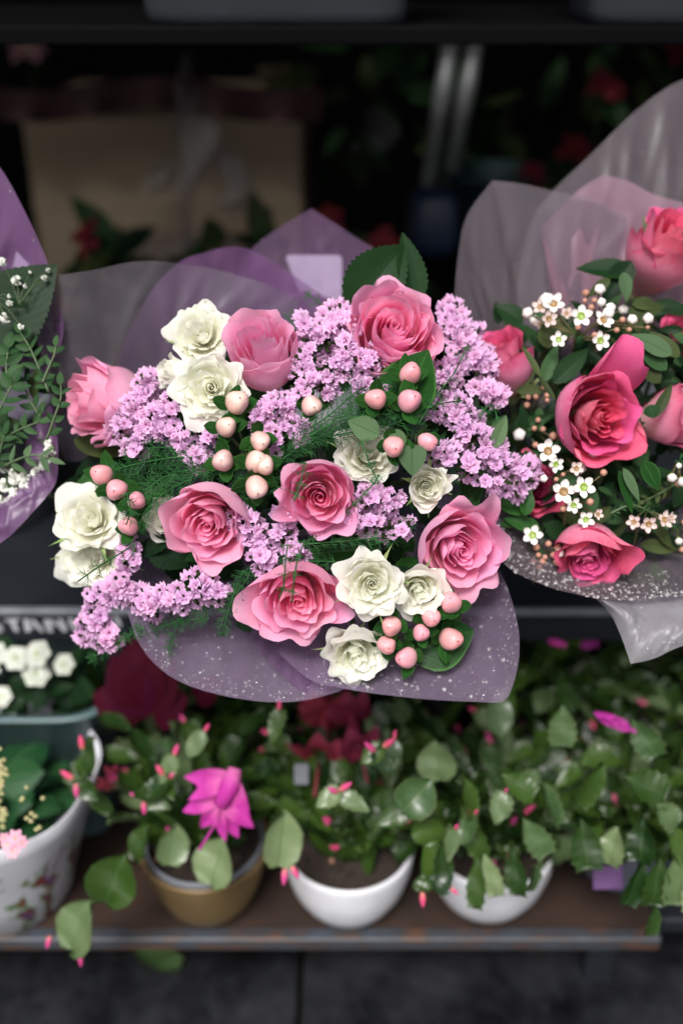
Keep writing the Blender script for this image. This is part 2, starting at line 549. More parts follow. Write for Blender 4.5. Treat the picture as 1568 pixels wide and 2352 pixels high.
def rose(x, y, d, w, lean, label, kind='pink', seed=0, openness=1.0, group=None, extra=(), nout=6, name='rose', height=None,
         core=0.16, ruffle=1.0, sepals=0, outer_flare=1.0, tight=1.0, outs=True, bundle=None, stem=True, cat='rose', fluffy=0, whorl=8, wr_=0.16):
    """(x, y) photo place of the bloom's mouth, w its width in photo pixels, lean = (right, up, towards)"""
    rg = random.Random(seed)
    n = sdirv(*lean)
    s = w * d / FPX                      # width in metres
    H = (height or 0.95)
    face = P(x, y, d)
    base = face - n * (H * s * 0.93)
    Rm = frame(n)
    root = empty(name, base, label, cat, group, Rm)
    mats = M[kind]
    k = s
    def emit(nm, geos, th=0.0007):
        mb = MB()
        for V, F, UV in geos:
            mb.add([Vector(v) * k for v in V], F, UV)
        return part(nm, mb.V, mb.F, mats, root, world=False, uv=mb.UV)
    geos = []
    az = rg.uniform(0, 6.28)
    # heart: tight wound petals
    for i in range(5):
        R = 0.030 + 0.020 * i
        geos.append(petal_geo(R * tight, H * (0.875 + 0.010 * i), R_(150 - 8 * i), 0.008, az, rg, spiral=0.30, ruf=0.003 * ruffle, drop=0.06, vc=0.85))
        az += R_(137.5)
    # whorl of half-open petals
    nm_ = whorl + fluffy * 4
    for i in range(nm_):
        f = i / (nm_ - 1)
        R = 0.115 + (wr_ if not fluffy else 0.17) * f
        hh = 0.925 + 0.045 * math.sin(f * PI) - (0.02 + 0.12 * fluffy) * f
        geos.append(petal_geo(R * tight, H * hh * rg.uniform(0.98, 1.02), R_(rg.uniform(72, 96) - 14 * f - 24 * fluffy * f),
                              (0.016 + 0.042 * f) * openness * rg.uniform(0.5, 1.5), az, rg, spiral=0.17, ruf=(0.005 + 0.006 * fluffy) * ruffle, drop=0.13, vc=0.80 - 0.08 * f, point=rg.uniform(0, 0.025),
                              tiltback=fluffy * 0.14 * f * rg.uniform(0.5, 1.3)))
        az += R_(137.5) + rg.uniform(-0.3, 0.3)
    emit('rose_heart', geos)
    for i in range(nout + 2 * fluffy):
        f = i / max(1, nout + 2 * fluffy - 1)
        R = 0.310 + 0.10 * f - 0.02 * fluffy
        g = petal_geo(R, H * (0.955 - (0.11 + 0.13 * fluffy) * f) * rg.uniform(0.97, 1.03), R_(rg.uniform(64, 80) - 8 * fluffy),
                      (0.075 + 0.11 * f) * outer_flare * openness * rg.uniform(0.6, 1.4), az, rg, spiral=0.07, ruf=(0.008 + 0.006 * fluffy) * ruffle,
                      drop=0.20, vc=0.72 - 0.08 * f, point=rg.uniform(0.0, 0.04), bulge=0.10, tiltback=fluffy * rg.uniform(0.10, 0.22))
        emit('petal', [g])
        az += R_(137.5) + rg.uniform(-0.25, 0.25)
    for e in extra:
        q = dict(R=0.42, H=H * 0.9, A=R_(50), flare=0.3, az=0, spiral=0.03, ruf=0.015, drop=0.25, vc=0.5, bulge=0.06)
        q.update(e)
        q['az'] = R_(q['az']); q['flare'] *= 0.72; q['A'] *= 1.3
        mk = q.pop('mats', None)
        g = petal_geo(rg=rg, nu=17, nv=17, **q)
        o = emit('petal', [g])
    # calyx and sepals
    mb = MB()
    mb.lathe([(0.0, -0.10), (0.05, -0.10), (0.085, -0.06), (0.10, -0.01), (0.085, 0.04), (0.03, 0.05)], n=10)
    part('calyx', [v * k for v in mb.V], mb.F, M['sepal'], root, world=False, uv=mb.UV)
    for i in range(sepals):
        a0 = 2 * PI * i / sepals + rg.uniform(-.3, .3)
        V = []; UV = []
        L = rg.uniform(0.5, 0.85); cu = rg.uniform(0.15, 0.55)
        for p in range(8):
            t = p / 7
            ww = 0.085 * (1 - t) ** 0.8 * (0.5 + 0.9 * math.sin(PI * min(1, t + 0.25)))
            r = 0.10 + 0.36 * math.sin(t * 1.9) + cu * t * t
            z = 0.0 + L * t * (1 - 0.4 * t * cu * 2)
            for jx in (-1, 0, 1):
                a = a0
                px = r * math.cos(a) - jx * ww * math.sin(a)
                py = r * math.sin(a) + jx * ww * math.cos(a)
                V.append(Vector((px, py, z + (0.02 if jx else 0))) * k)
                UV.append((0.5 + jx * 0.5, t))
        part('sepal', V, grid_faces(3, 8), M['sepal'], root, world=False, uv=UV)
    if stem and bundle is not None:
        b0 = base
        mid = b0 - n * 0.05
        bb = bundle + Vector((rg.uniform(-.02, .02), rg.uniform(-.02, .02), 0))
        pts = catmull([b0 + n * 0.002, mid, mid.lerp(bb, 0.5) - Vector((0, 0, 0.01)), bb], 10)
        mb = MB(); mb.tube(pts, 0.0024, 6)
        mb.part('stem', M['stem'], root)
    return root

# ------------------------------------------------------------ leaves
def leaf_geo(base, direc, nrm, L, W, fold=0.25, curl=0.2, serr=0.0, nser=9, shape=0.75, nu=7, nv=12, twist=0.0, wave=0.0):
    d = Vector(direc).normalized()
    n = Vector(nrm); n = (n - d * n.dot(d))
    n = n.normalized() if n.length > 1e-5 else d.orthogonal().normalized()
    sdv = d.cross(n)
    V = []; UV = []
    nvv = nv if serr == 0 else nser * 2 + 1
    ang = 0.0
    p = Vector(base)
    for i in range(nvv):
        t = i / (nvv - 1)
        hw = W * 0.5 * (math.sin(PI * t ** shape) ** 0.85 if 0 < t < 1 else 0.02)
        if serr and 0 < i < nvv - 1: hw *= (1 + serr if i % 2 else 1 - serr)
        th = curl * t
        dd = d * math.cos(th) - n * math.sin(th)
        nn = n * math.cos(th) + d * math.sin(th)
        if i: p = p + dd * (L / (nvv - 1))
        tw = twist * t
        s2 = sdv * math.cos(tw) + nn * math.sin(tw)
        n2 = nn * math.cos(tw) - sdv * math.sin(tw)
        for j in range(nu):
            u = -1 + 2 * j / (nu - 1)
            off = hw * abs(u) * fold + wave * W * math.sin(t * 9 + (0 if u > 0 else 2)) * abs(u)
            V.append(p + s2 * (hw * u) + n2 * off)
            UV.append((0.5 + 0.5 * u, t))
    return V, grid_faces(nu, nvv), UV

def leaf(name, base, direc, nrm, L, W, mat, parent=None, label=None, cat=None, group=None, **k):
    V, F, UV = leaf_geo(base, direc, nrm, L, W, **k)
    if parent is not None:
        return part(name, V, F, mat, parent, uv=UV)
    return solo(name, V, F, mat, label, cat, group, uv=UV)

def leaf_px(x0, y0, x1, y1, d, wpx, mat, face=(0, 0.2, 1), dd=0.0, parent=None, label=None, name='leaf', cat='leaf', group=None, **k):
    """leaf from its foot at (x0, y0) to its tip at (x1, y1)"""
    a = P(x0, y0, d); b = P(x1, y1, d + dd)
    return leaf(name, a, b - a, sdirv(*face), (b - a).length * 1.03, wpx * d / FPX, mat, parent, label, cat, group, **k)

def serration(mb): pass

# ------------------------------------------------------------ statice
def floret_mesh(seed):
    rg = random.Random(seed)
    mb = MB()
    nl = 5
    for lay in range(2):
        sc_ = 1.0 if lay == 0 else 0.62
        ph = rg.uniform(0, 6.28); ph2 = rg.uniform(0, 6.28)
        V = []; UV = []
        n = 30
        rows = [(0.10, -0.9), (0.16, -0.55), (0.34, -0.22), (0.66, 0.0), (1.0, 0.06)]
        for i, (r, z) in enumerate(rows):
            t = i / (len(rows) - 1)
            for j in range(n):
                q = 2 * PI * j / n
                lob = 1 + 0.085 * t * t * math.cos(nl * q + ph) + 0.06 * t * math.sin(11 * q + ph2) + 0.04 * t * math.sin(17 * q)
                rr = r * lob * sc_ * (1.0 + 0.15 * math.sin(q + ph2))
                zz = z * sc_ + t * t * (0.32 * math.sin(nl * 2 * q + ph2) + 0.16 * math.sin(3 * q + ph) + rg.uniform(-.20, .20)) + (0.10 if lay else 0)
                V.append((rr * math.cos(q), rr * math.sin(q), zz))
                UV.append((j / n, t))
        F = []
        for i in range(len(rows) - 1):
            for j in range(n):
                j2 = (j + 1) % n
                F.append((i * n + j, i * n + j2, (i + 1) * n + j2, (i + 1) * n + j))
        mb.add(V, F, UV)
    V = []
    mb.lathe([(0, -0.05), (0.06, -0.08), (0.04, 0.02), (0.0, 0.05)], (0, 0, -0.35), n=6, m=1)
    return mesh('floret', mb.V, mb.F, [M['statice'], M['gyp']], uv=mb.UV, mi=mb.mi)

FLORETS = [floret_mesh(100 + i) for i in range(8)]

def capsule_fill(strokes, spacing, rg):
    """points (x, y, edge 0..1) spread over thick polylines"""
    pts = []
    segs = []
    for st in strokes:
        w = st[-1] * 0.86
        pl = st[:-1]
        for a, b in zip(pl, pl[1:]): segs.append((a, b, w))
    for (a, b, w) in segs:
        L = math.hypot(b[0] - a[0], b[1] - a[1])
        for _ in range(int((L + w) * w * 2 / spacing ** 2 * 6) + 20):
            t = rg.uniform(-w / (L + 1e-6), 1 + w / (L + 1e-6))
            o = rg.uniform(-1, 1)
            tc = min(1, max(0, t))
            cx = a[0] + (b[0] - a[0]) * tc; cy = a[1] + (b[1] - a[1]) * tc
            ux, uy = (b[0] - a[0]) / L, (b[1] - a[1]) / L
            px = a[0] + (b[0] - a[0]) * t - uy * o * w; py = a[1] + (b[1] - a[1]) * t + ux * o * w
            e = math.hypot(px - cx, py - cy) / w
            if e > 1: continue
            if all((px - q[0]) ** 2 + (py - q[1]) ** 2 > spacing ** 2 for q in pts):
                pts.append((px, py, e, cx, cy))
    return pts

def statice(strokes, dfun, seed, label, dd=0.0, size=18.6, spacing=16.8, group='statice sprigs', bundle=None):
    rg = random.Random(seed)
    pts = capsule_fill(strokes, spacing, rg)
    cx = sum(p[0] for p in pts) / len(pts); cy = sum(p[1] for p in pts) / len(pts)
    d0 = dfun(cx, cy) + dd
    root = empty('statice_sprig', P(cx, cy, d0 + 0.05), label, 'statice flower', group)
    w = strokes[0][-1]
    for (x, y, e, ax, ay) in pts:
        if rg.random() < 0.10: continue
        dep = dfun(x, y) + dd + 0.018 * e * e * w / 40 + rg.uniform(-0.003, 0.003)
        p = P(x, y, dep)
        s = size * rg.uniform(0.68, 1.18) * dep / FPX
        n = sdirv((x - ax) / w * 1.1 + rg.uniform(-.55, .55), -(y - ay) / w * 1.1 + 0.15 + rg.uniform(-.55, .55), 1.0)
        Mx = Matrix.Translation(p) @ frame(n).to_4x4() @ Matrix.Rotation(rg.uniform(0, 6.28), 4, 'Z') @ Matrix.Scale(s, 4)
        link('floret', rg.choice(FLORETS), root, MW[root.name].inverted() @ Mx)
    mb = MB()
    for st in strokes:
        w = st[-1]; pl = st[:-1]
        line = [P(a[0], a[1], dfun(*a) + dd + 0.016) for a in pl]
        mb.tube(catmull(line, 8), 0.0022, 5)
        for (x, y, e, ax, ay) in pts:
            if min(math.hypot(ax - q[0], ay - q[1]) for q in pl) > 120: continue
            a = P(ax, ay, dfun(ax, ay) + dd + 0.017); b = P(x, y, dfun(x, y) + dd + 0.008)
            mb.tube([a, a.lerp(b, 0.5) + sdirv(0, -1, 0) * 0.002, b], [0.0011, 0.0015, 0.0013], 5)
        mb.part('stem', M['olive_leaf'], root)
    return root

# ------------------------------------------------------------ asparagus fern
def fern(pts, label, seed, length=34, density=1.0, dd=0.0, dfun=None, spread=1.0, mat='fern', thick=0.00027, name='fern_frond', group='asparagus fern fronds', side=1.0):
    """pts = polyline of the main stem in the photo; feathery branchlets on both sides"""
    rg = random.Random(seed)
    dp = lambda q: (dfun(q[0], q[1]) + dd) if len(q) == 2 else q[2]
    line = catmull([P(q[0], q[1], dp(q)) for q in pts], 40)
    tot = sum((b - a).length for a, b in zip(line, line[1:]))
    mb = MB()
    mb.tube(line[::3] + [line[-1]], 0.0006, 5)
    step = 0.0056 / density
    m = max(4, int(tot / step))
    for i in range(m):
        t = i / m
        k = t * (len(line) - 1); k0 = int(k)
        p = line[k0].lerp(line[min(k0 + 1, len(line) - 1)], k - k0)
        tg = (line[min(k0 + 2, len(line) - 1)] - line[max(0, k0 - 1)]).normalized()
        sdn = tg.cross(FWD).normalized()
        L = length * 0.72 / FPX * (0.35 + 0.65 * math.sin(PI * min(1, (1 - t) * 1.25 + 0.05)) if t > 0.3 else 0.9) * rg.uniform(0.7, 1.2) * side
        for sg in (-1, 1):
            dr = (tg * rg.uniform(0.55, 1.0) + sdn * sg * rg.uniform(0.5, 0.95) - FWD * rg.uniform(-0.35, 0.55) * spread).normalized()
            q = p + dr * L
            mb.tube([p, q], [thick * 1.3, thick * 0.8], 3, cap=False)
            nn = max(3, int(L / 0.0024))
            for jx in range(nn):
                tt = (jx + 1) / (nn + 0.5)
                c = p.lerp(q, tt)
                for s2 in (-1, 1):
                    if rg.random() < 0.12: continue
                    o2 = dr.cross(FWD).normalized() * s2 * rg.uniform(0.4, 0.9) + dr * rg.uniform(0.7, 1.0) - FWD * rg.uniform(-.5, .5)
                    l2 = rg.uniform(0.0035, 0.0075) * (1.1 - 0.5 * tt)
                    mb.tube([c, c + o2.normalized() * l2], [thick, thick * 0.5], 3, cap=False)
    return mb.solo(name, M[mat], label, 'fern', group)

# ------------------------------------------------------------ berries
def berry_mesh(seed, mats):
    rg = random.Random(seed)
    mb = MB()
    n = 24
    V = []; prof = []
    for i in range(13):
        t = i / 12
        a = PI * t
        prof.append((math.sin(a) ** 0.85 * (1 + 0.06 * math.sin(a * 2)), -math.cos(a) * (1.16 if i < 6 else 1.06)))
    ph = rg.uniform(0, 6.28)
    mb.lathe(prof, n=n, wob=lambda q, z: 1 + 0.095 * math.cos(3 * q + ph) * (0.6 + 0.4 * z) + 0.01 * math.sin(5 * q))
    mb.lathe([(0.0, 1.05), (0.07, 1.07), (0.05, 1.14), (0.0, 1.22)], n=7, m=1)
    return mesh('berry', mb.V, mb.F, mats, uv=mb.UV, mi=mb.mi)
BER = [berry_mesh(i, [M['berry'], M['berry_tip']]) for i in range(3)]
BERD = [berry_mesh(9 + i, [M['berry_dark'], M['berry_tip']]) for i in range(3)]

def hypericum(items, dfun, hub, label, seed, dark=False, group='hypericum berry sprigs', dd=0.0):
    """items: (x, y, r, lean right, lean up)"""
    rg = random.Random(seed)
    hx, hy = hub
    hp = P(hx, hy, dfun(hx, hy) + dd + 0.035)
    root = empty('hypericum_sprig', hp, label, 'berry sprig', group)
    mb = MB()
    for (x, y, r, lx, ly) in items:
        d = dfun(x, y) + dd
        n = sdirv(lx, ly, 1.0)
        s = r * d / FPX
        p = P(x, y, d)
        Mx = Matrix.Translation(p) @ frame(n).to_4x4() @ Matrix.Rotation(rg.uniform(0, 6.28), 4, 'Z') @ Matrix.Diagonal((s * rg.uniform(.92, 1.02), s * rg.uniform(.92, 1.02), s * rg.uniform(1.05, 1.25), 1))
        link('berry', rg.choice(BERD if dark else BER), root, MW[root.name].inverted() @ Mx)
        foot = p - n * s * 1.1
        mb.tube(catmull([hp, hp.lerp(foot, 0.6) - n * 0.004, foot], 6), [0.0012] * 5 + [0.0018], 5)
        # collar of little green sepals behind the berry
        for i in range(4):
            a = rg.uniform(-.3, .3) + i * PI / 2
            fr = frame(n)
            dr = fr @ Vector((math.cos(a), math.sin(a), 0.22))
            V, F, UV = leaf_geo(foot, dr, n, s * rg.uniform(1.7, 2.6), s * 1.3, fold=-0.15, curl=-0.5, shape=0.95, nu=5, nv=7)
            part('sepal', V, F, M['glossy_leaf'], root, uv=UV)
    mb.part('stem', M['stem'], root)
    return root

# ------------------------------------------------------------ wax flowers
def wax_mesh(seed, pm, cm):
    rg = random.Random(seed)
    mb = MB()
    for i in range(5):
        a = 2 * PI * i / 5 + rg.uniform(-.1, .1)
        V = []; UV = []
        n1, n2 = 6, 7
        cupz = rg.uniform(0.12, 0.4)
        for p in range(n2):
            t = p / (n2 - 1)
            r = 0.34 + 0.70 * t
            hw = 0.36 * math.sin(PI * (0.16 + 0.80 * t)) ** 0.7
            for q in range(n1):
                u = -1 + 2 * q / (n1 - 1)
                V.append((r * math.cos(a) - u * hw * math.sin(a), r * math.sin(a) + u * hw * math.cos(a), 0.05 + cupz * t * t + 0.10 * u * u))
                UV.append((q / (n1 - 1), t))
        mb.add(V, grid_faces(n1, n2), UV)
    mb.lathe([(0.10, -0.75), (0.30, -0.45), (0.38, -0.05), (0.40, 0.10), (0.34, 0.12), (0.28, 0.0), (0.10, -0.03), (0.0, 0.03)], n=14, m=1)
    for i in range(10):
        a = 2 * PI * i / 10
        p = Vector((0.33 * math.cos(a), 0.33 * math.sin(a), 0.10))
        q = Vector((0.24 * math.cos(a), 0.24 * math.sin(a), 0.24))
        mb.tube([p, q], [0.025, 0.04], 4, m=1)
    return mesh('blossom', mb.V, mb.F, [pm, cm], uv=mb.UV, mi=mb.mi)
WAX = [wax_mesh(1, M['wax_petal'], M['wax_green']), wax_mesh(2, M['wax_petal'], M['wax_brown']), wax_mesh(3, M['wax_old'], M['wax_brown']), wax_mesh(4, M['wax_petal'], M['wax_green'])]
mbb = MB()
mbb.lathe([(0.12, -1.3), (0.4, -0.9), (0.62, -0.4), (0.6, -0.1)], n=9, m=1)
mbb.lathe([(0.62, -0.35), (0.9, 0.0), (0.95, 0.35), (0.7, 0.75), (0.3, 0.95), (0.0, 0.98)], n=10, wob=lambda q, z: 1 + 0.08 * math.cos(5 * q))
BUDW = mesh('bud', mbb.V, mbb.F, [M['wax_petal'], M['wax_green']], uv=mbb.UV, mi=mbb.mi)
mbb = MB()
mbb.lathe([(0.1, -1.1), (0.5, -0.8), (0.9, -0.2), (0.95, 0.3), (0.6, 0.8), (0.0, 1.0)], n=9, wob=lambda q, z: 1 + 0.07 * math.cos(5 * q))
BUDP = mesh('bud', mbb.V, mbb.F, [M['wax_bud']], uv=mbb.UV)

def wax_sprig(hub, flowers, buds, dfun, label, seed, dd=0.0, group='waxflower sprigs'):
    """flowers: (x, y, r, kind 0-3 or 'b' white bud, lean x, lean y); buds: (x, y, r)"""
    rg = random.Random(seed)
    hp = P(hub[0], hub[1], dfun(*hub) + dd + 0.03)
    root = empty('waxflower_sprig', hp, label, 'waxflower', group)
    mb = MB()
    mb.tube(catmull([hp + FWD * 0.03 - UP * 0.03, hp + FWD * 0.01, hp], 5), 0.0009, 5)
    for f in flowers:
        x, y, r, kd = f[:4]
        lx, ly = (f[4], f[5]) if len(f) > 4 else (rg.uniform(-.4, .4), rg.uniform(-.4, .4))
        d = dfun(x, y) + dd
        n = sdirv(lx, ly, 1.0)
        s = r * d / FPX * (0.8 if kd == 'b' else 0.92)
        p = P(x, y, d)
        Mx = Matrix.Translation(p) @ frame(n).to_4x4() @ Matrix.Rotation(rg.uniform(0, 6.28), 4, 'Z') @ Matrix.Scale(s, 4)
        link('bud' if kd == 'b' else 'blossom', BUDW if kd == 'b' else WAX[kd], root, MW[root.name].inverted() @ Mx)
        mb.tube(catmull([hp, hp.lerp(p, 0.6) + FWD * 0.004, p - n * s * 0.7], 6), [0.0007] * 5 + [0.0012], 5)
    for (x, y, r) in buds:
        d = dfun(x, y) + dd + 0.004
        n = sdirv(rg.uniform(-.9, .9), rg.uniform(-.9, .9), 1.0)
        s = r * 0.8 * d / FPX
        p = P(x, y, d)
        Mx = Matrix.Translation(p) @ frame(n).to_4x4() @ Matrix.Scale(s, 4)
        link('bud', BUDP, root, MW[root.name].inverted() @ Mx)
        mb.tube([hp, hp.lerp(p, 0.6) + FWD * 0.003, p - n * s * 0.8], [0.0006, 0.0005, 0.0006], 4)
    # short needle leaves at the fork
    for i in range(7):
        a = rg.uniform(0, 6.28)
        q = hp.lerp(P(hub[0], hub[1], dfun(*hub) + dd), rg.uniform(0.1, 0.9))
        mb.tube([q, q + sdirv(math.cos(a), math.sin(a), rg.uniform(0, .8)) * rg.uniform(0.005, 0.009)], [0.0007, 0.0002], 4, m=1)
    mb.part('stem', [M['twig'], M['fern']], root)
    return root

def leafy_sprig(pts, dfun, label, seed, mat='pist_leaf', L=34, W=15, n=7, dd=0.0, name='leafy_sprig', group='leafy green sprigs', cat='foliage', face=(0, .3, 1), tip=True, spread=0.9, sm='stem', jitter=0.35, curl=0.25):
    rg = random.Random(seed)
    dp = lambda q: (dfun(q[0], q[1]) + dd) if len(q) == 2 else q[2]
    line = catmull([P(q[0], q[1], dp(q)) for q in pts], 24)
    root = empty(name, line[0], label, cat, group)
    mb = MB(); mb.tube(line[::2] + [line[-1]], [0.0013 - 0.0006 * i / 12 for i in range(len(line[::2]) + 1)], 6)
    mb.part('stem', M[sm], root)
    for i in range(n):
        t = (i + 0.6) / n
        k = int(t * (len(line) - 2))
        p = line[k]; tg = (line[k + 1] - line[max(0, k - 1)]).normalized()
        sdn = tg.cross(FWD).normalized()
        for sg in (-1, 1):
            if rg.random() < 0.08: continue
            dr = tg * rg.uniform(0.5, 0.9) + sdn * sg * spread + FWD * rg.uniform(-.5, .5) * jitter * 1.5
            d = (p - CAM).dot(FWD)
            ll = L * rg.uniform(0.75, 1.15) * d / FPX
            nm = sdirv(face[0] + rg.uniform(-jitter, jitter) * 1.5, face[1] + rg.uniform(-jitter, jitter) * 1.5, face[2])
            V, F, UV = leaf_geo(p, dr, nm, ll, W * rg.uniform(0.8, 1.2) * d / FPX, fold=0.25, curl=rg.uniform(-0.2, 1.0) * curl * 2, nu=5, nv=9, twist=rg.uniform(-.4, .4))
            part('leaf', V, F, M[mat], root, uv=UV)
    if tip:
        d = (line[-1] - CAM).dot(FWD)
        V, F, UV = leaf_geo(line[-1], line[-1] - line[-3], sdirv(*face), L * d / FPX, W * d / FPX, nu=5, nv=9)
        part('leaf', V, F, M[mat], root, uv=UV)
    return root

# ------------------------------------------------------------ wrapping film
def film(name, outer, inner, mat, label, group=None, nu=110, nv=34, bulge=0.0, wr=0.0035, seed=0, drops=None, parent=None, curl=0.0, cat='flower wrap'):
    """sheet lofted from its free edge (outer) to where it is gathered behind the flowers (inner); points are (x, y, depth)"""
    rg = random.Random(seed)
    O = catmull([P(*q) for q in outer], nu)
    I = catmull([P(*q) for q in inner], nu)
    V = []; UV = []
    off = Vector((seed * 3.1, seed * 1.7, 0))
    for i in range(nv):
        t = i / (nv - 1)
        for j in range(nu):
            p = O[j].lerp(I[j], t)
            p = p - FWD * bulge * math.sin(PI * t) - FWD * curl * (1 - t) ** 6
            u = j / (nu - 1)
            fade = min(1, t * 5)
            wv = (noise.noise(Vector((u * 7, t * 1.6, 0)) + off) * 0.7 + noise.noise(Vector((u * 17, t * 3.0, 4)) + off) * 0.35)
            cz = noise.noise(Vector((u * 6 + t * 2.5, t * 0.8, 9)) + off)
            wv += 0.28 * (max(0, 1 - abs(cz) * 9) - 0.2)
            p = p - FWD * wr * 3.0 * wv * (0.25 + 0.75 * fade)
            V.append(p); UV.append((u, t))
    root = empty(name, V[-nu // 2], label, cat, group)
    o = part('film_sheet', V, grid_faces(nu, nv), mat, root, uv=UV)
    if drops:
        water_drops(V, nu, nv, drops, root, rg)
    return root, V

def water_drops(V, nu, nv, drops, root, rg):
    mb = MB()
    for (u0, u1, t0, t1, cnt, rmax) in drops:
        for _ in range(int(cnt * 0.75)):
            u = rg.uniform(u0, u1); t = t0 + (t1 - t0) * rg.random() ** 1.6
            jf = u * (nu - 1); i_f = t * (nv - 1)
            j = min(nu - 2, int(jf)); i = min(nv - 2, int(i_f))
            a = V[i * nu + j]; b = V[i * nu + j + 1]; c = V[(i + 1) * nu + j]; e = V[(i + 1) * nu + j + 1]
            fu, ft = jf - j, i_f - i
            p = a.lerp(b, fu).lerp(c.lerp(e, fu), ft)
            n = (b - a).cross(c - a)
            if n.length < 1e-9: continue
            n.normalize()
            if n.dot(FWD) > 0: n = -n
            r = 0.72 * rmax * (0.22 + 0.78 * rg.random() ** 3.2)
            fr = frame(n)
            sx = rg.uniform(0.85, 1.2)
            nn = 10
            base = [(1.0, 0.0), (0.93, 0.28), (0.68, 0.5), (0.33, 0.62)]
            vs = []; fs = []
            for (rr, zz) in base:
                for q in range(nn):
                    an = 2 * PI * q / nn
                    vs.append(p + fr @ Vector((math.cos(an) * rr * r * sx, math.sin(an) * rr * r, zz * r)) + n * 0.00005)
            vs.append(p + n * (0.66 * r))
            for k in range(3):
                for q in range(nn):
                    q2 = (q + 1) % nn
                    fs.append((k * nn + q, k * nn + q2, (k + 1) * nn + q2, (k + 1) * nn + q))
            for q in range(nn):
                fs.append((3 * nn + q, 3 * nn + (q + 1) % nn, 4 * nn))
            fs.append(tuple(reversed(range(nn))))
            mb.add(vs, fs)
    o = mb.part('water_drops', M['water'], root)
    o['kind'] = 'stuff'
# ------------------------------------------------------------ main bouquet
def dM(x, y):
    return 0.700 + 0.085 * (((x - 690) / 600) ** 2 + ((y - 1130) / 560) ** 2)
def dR(x, y):
    return 0.765 + 0.05 * (((x - 1400) / 350) ** 2 + ((y - 1000) / 420) ** 2)
def dL(x, y):
    return 0.775 + 0.03 * ((y - 950) / 350) ** 2
BM = P(720, 1110, 1.03)
BR = P(1440, 1120, 1.05)
BL = P(-110, 1080, 1.04)
GP = 'pink roses of the middle bouquet'
GW = 'white spray roses of the middle bouquet'
GH = 'deep pink roses of the right bouquet'

rose(588, 762, dM(590, 780) - 0.016, 168, (-0.14, 0.55, 0.85), 'pink rose with tall pale cup, right beside the cream trio', 'pale', 11, 0.9, GP, height=1.3, nout=6,
     extra=[dict(az=115, R=0.47, flare=0.17, A=R_(60), vc=0.6), dict(az=10, R=0.47, flare=0.05, A=R_(50), H=1.0), dict(az=-80, R=0.46, flare=0.06, A=R_(65), H=0.99, vc=0.8)], bundle=BM)
rose(912, 738, dM(905, 740) - 0.022, 208, (0.12, 0.22, 1.0), 'large open pink rose below the dark serrated leaf, topmost of the middle bouquet', 'pink', 22, 0.8, GP, nout=7, whorl=13, wr_=0.22,
     extra=[dict(az=-140, R=0.45, flare=0.20, A=R_(62), vc=0.6), dict(az=120, R=0.45, flare=0.16, A=R_(48), point=0.06, vc=0.6), dict(az=-35, R=0.46, flare=0.14, A=R_(55), vc=0.6)], bundle=BM)
rose(733, 1145, dM(735, 1140) - 0.014, 168, (0.0, -0.12, 1.0), 'pink rose with a pointed petal on its left, centre of the middle bouquet', 'pale', 33, 0.9, GP, nout=6,
     extra=[dict(az=195, R=0.45, flare=0.30, A=R_(34), H=0.88, drop=0.4, vc=0.45), dict(az=-60, R=0.46, flare=0.26, A=R_(52), H=0.85, vc=0.5), dict(az=90, R=0.50, flare=0.0, A=R_(70), H=1.0)], bundle=BM)
rose(470, 1215, dM(470, 1210) - 0.012, 178, (-0.10, -0.30, 1.0), 'pink rose with a pale back petal, below the left clump of ferns', 'pale', 47, 0.95, GP, nout=6,
     extra=[dict(az=175, R=0.46, flare=0.24, A=R_(58), H=0.9, vc=0.5), dict(az=-75, R=0.46, flare=0.26, A=R_(48), H=0.88, point=0.05, vc=0.5), dict(az=60, R=0.55, flare=0.0, A=R_(62), H=1.05)], bundle=BM)
rose(686, 1392, dM(680, 1380) - 0.012, 180, (0.05, -0.35, 1.0), 'wide pink rose with spread outer petals at the bottom of the middle bouquet', 'pink', 58, 1.0, GP, nout=6, ruffle=1.3,
     extra=[dict(az=190, R=0.48, flare=0.48, A=R_(46), H=0.85, vc=0.4, drop=0.3), dict(az=-10, R=0.47, flare=0.36, A=R_(38), H=0.9, vc=0.45, drop=0.3), dict(az=-110, R=0.46, flare=0.30, A=R_(52), H=0.82, vc=0.5), dict(az=85, R=0.52, flare=0.05, A=R_(65), H=1.08)], bundle=BM)
rose(1068, 1272, dM(1060, 1260) - 0.014, 182, (0.18, -0.22, 1.0), 'pink rose with one long petal standing up, at the right edge of the middle bouquet', 'pale', 64, 1.0, GP, nout=6,
     extra=[dict(az=72, R=0.46, flare=0.46, A=R_(40), H=1.05, vc=0.35, drop=0.45, point=0.12), dict(az=-70, R=0.46, flare=0.36, A=R_(46), H=0.85, vc=0.5, drop=0.35, point=0.08), dict(az=15, R=0.46, flare=0.2, A=R_(50), H=0.95, vc=0.5), dict(az=150, R=0.52, flare=0.06, A=R_(60), H=0.95)], bundle=BM)
rose(170, 925, dM(215, 920) + 0.004, 196, (-0.80, 0.0, 0.60), 'pink rose turned sideways, leaning towards the green sprigs of the left bouquet', 'pale', 71, 0.95, GP, nout=6, height=1.2,
     extra=[dict(az=90, R=0.45, flare=0.16, A=R_(46), vc=0.55), dict(az=20, R=0.46, flare=0.16, A=R_(40), H=0.98, vc=0.6), dict(az=-60, R=0.46, flare=0.16, A=R_(50), H=0.95, vc=0.55)], bundle=BM)
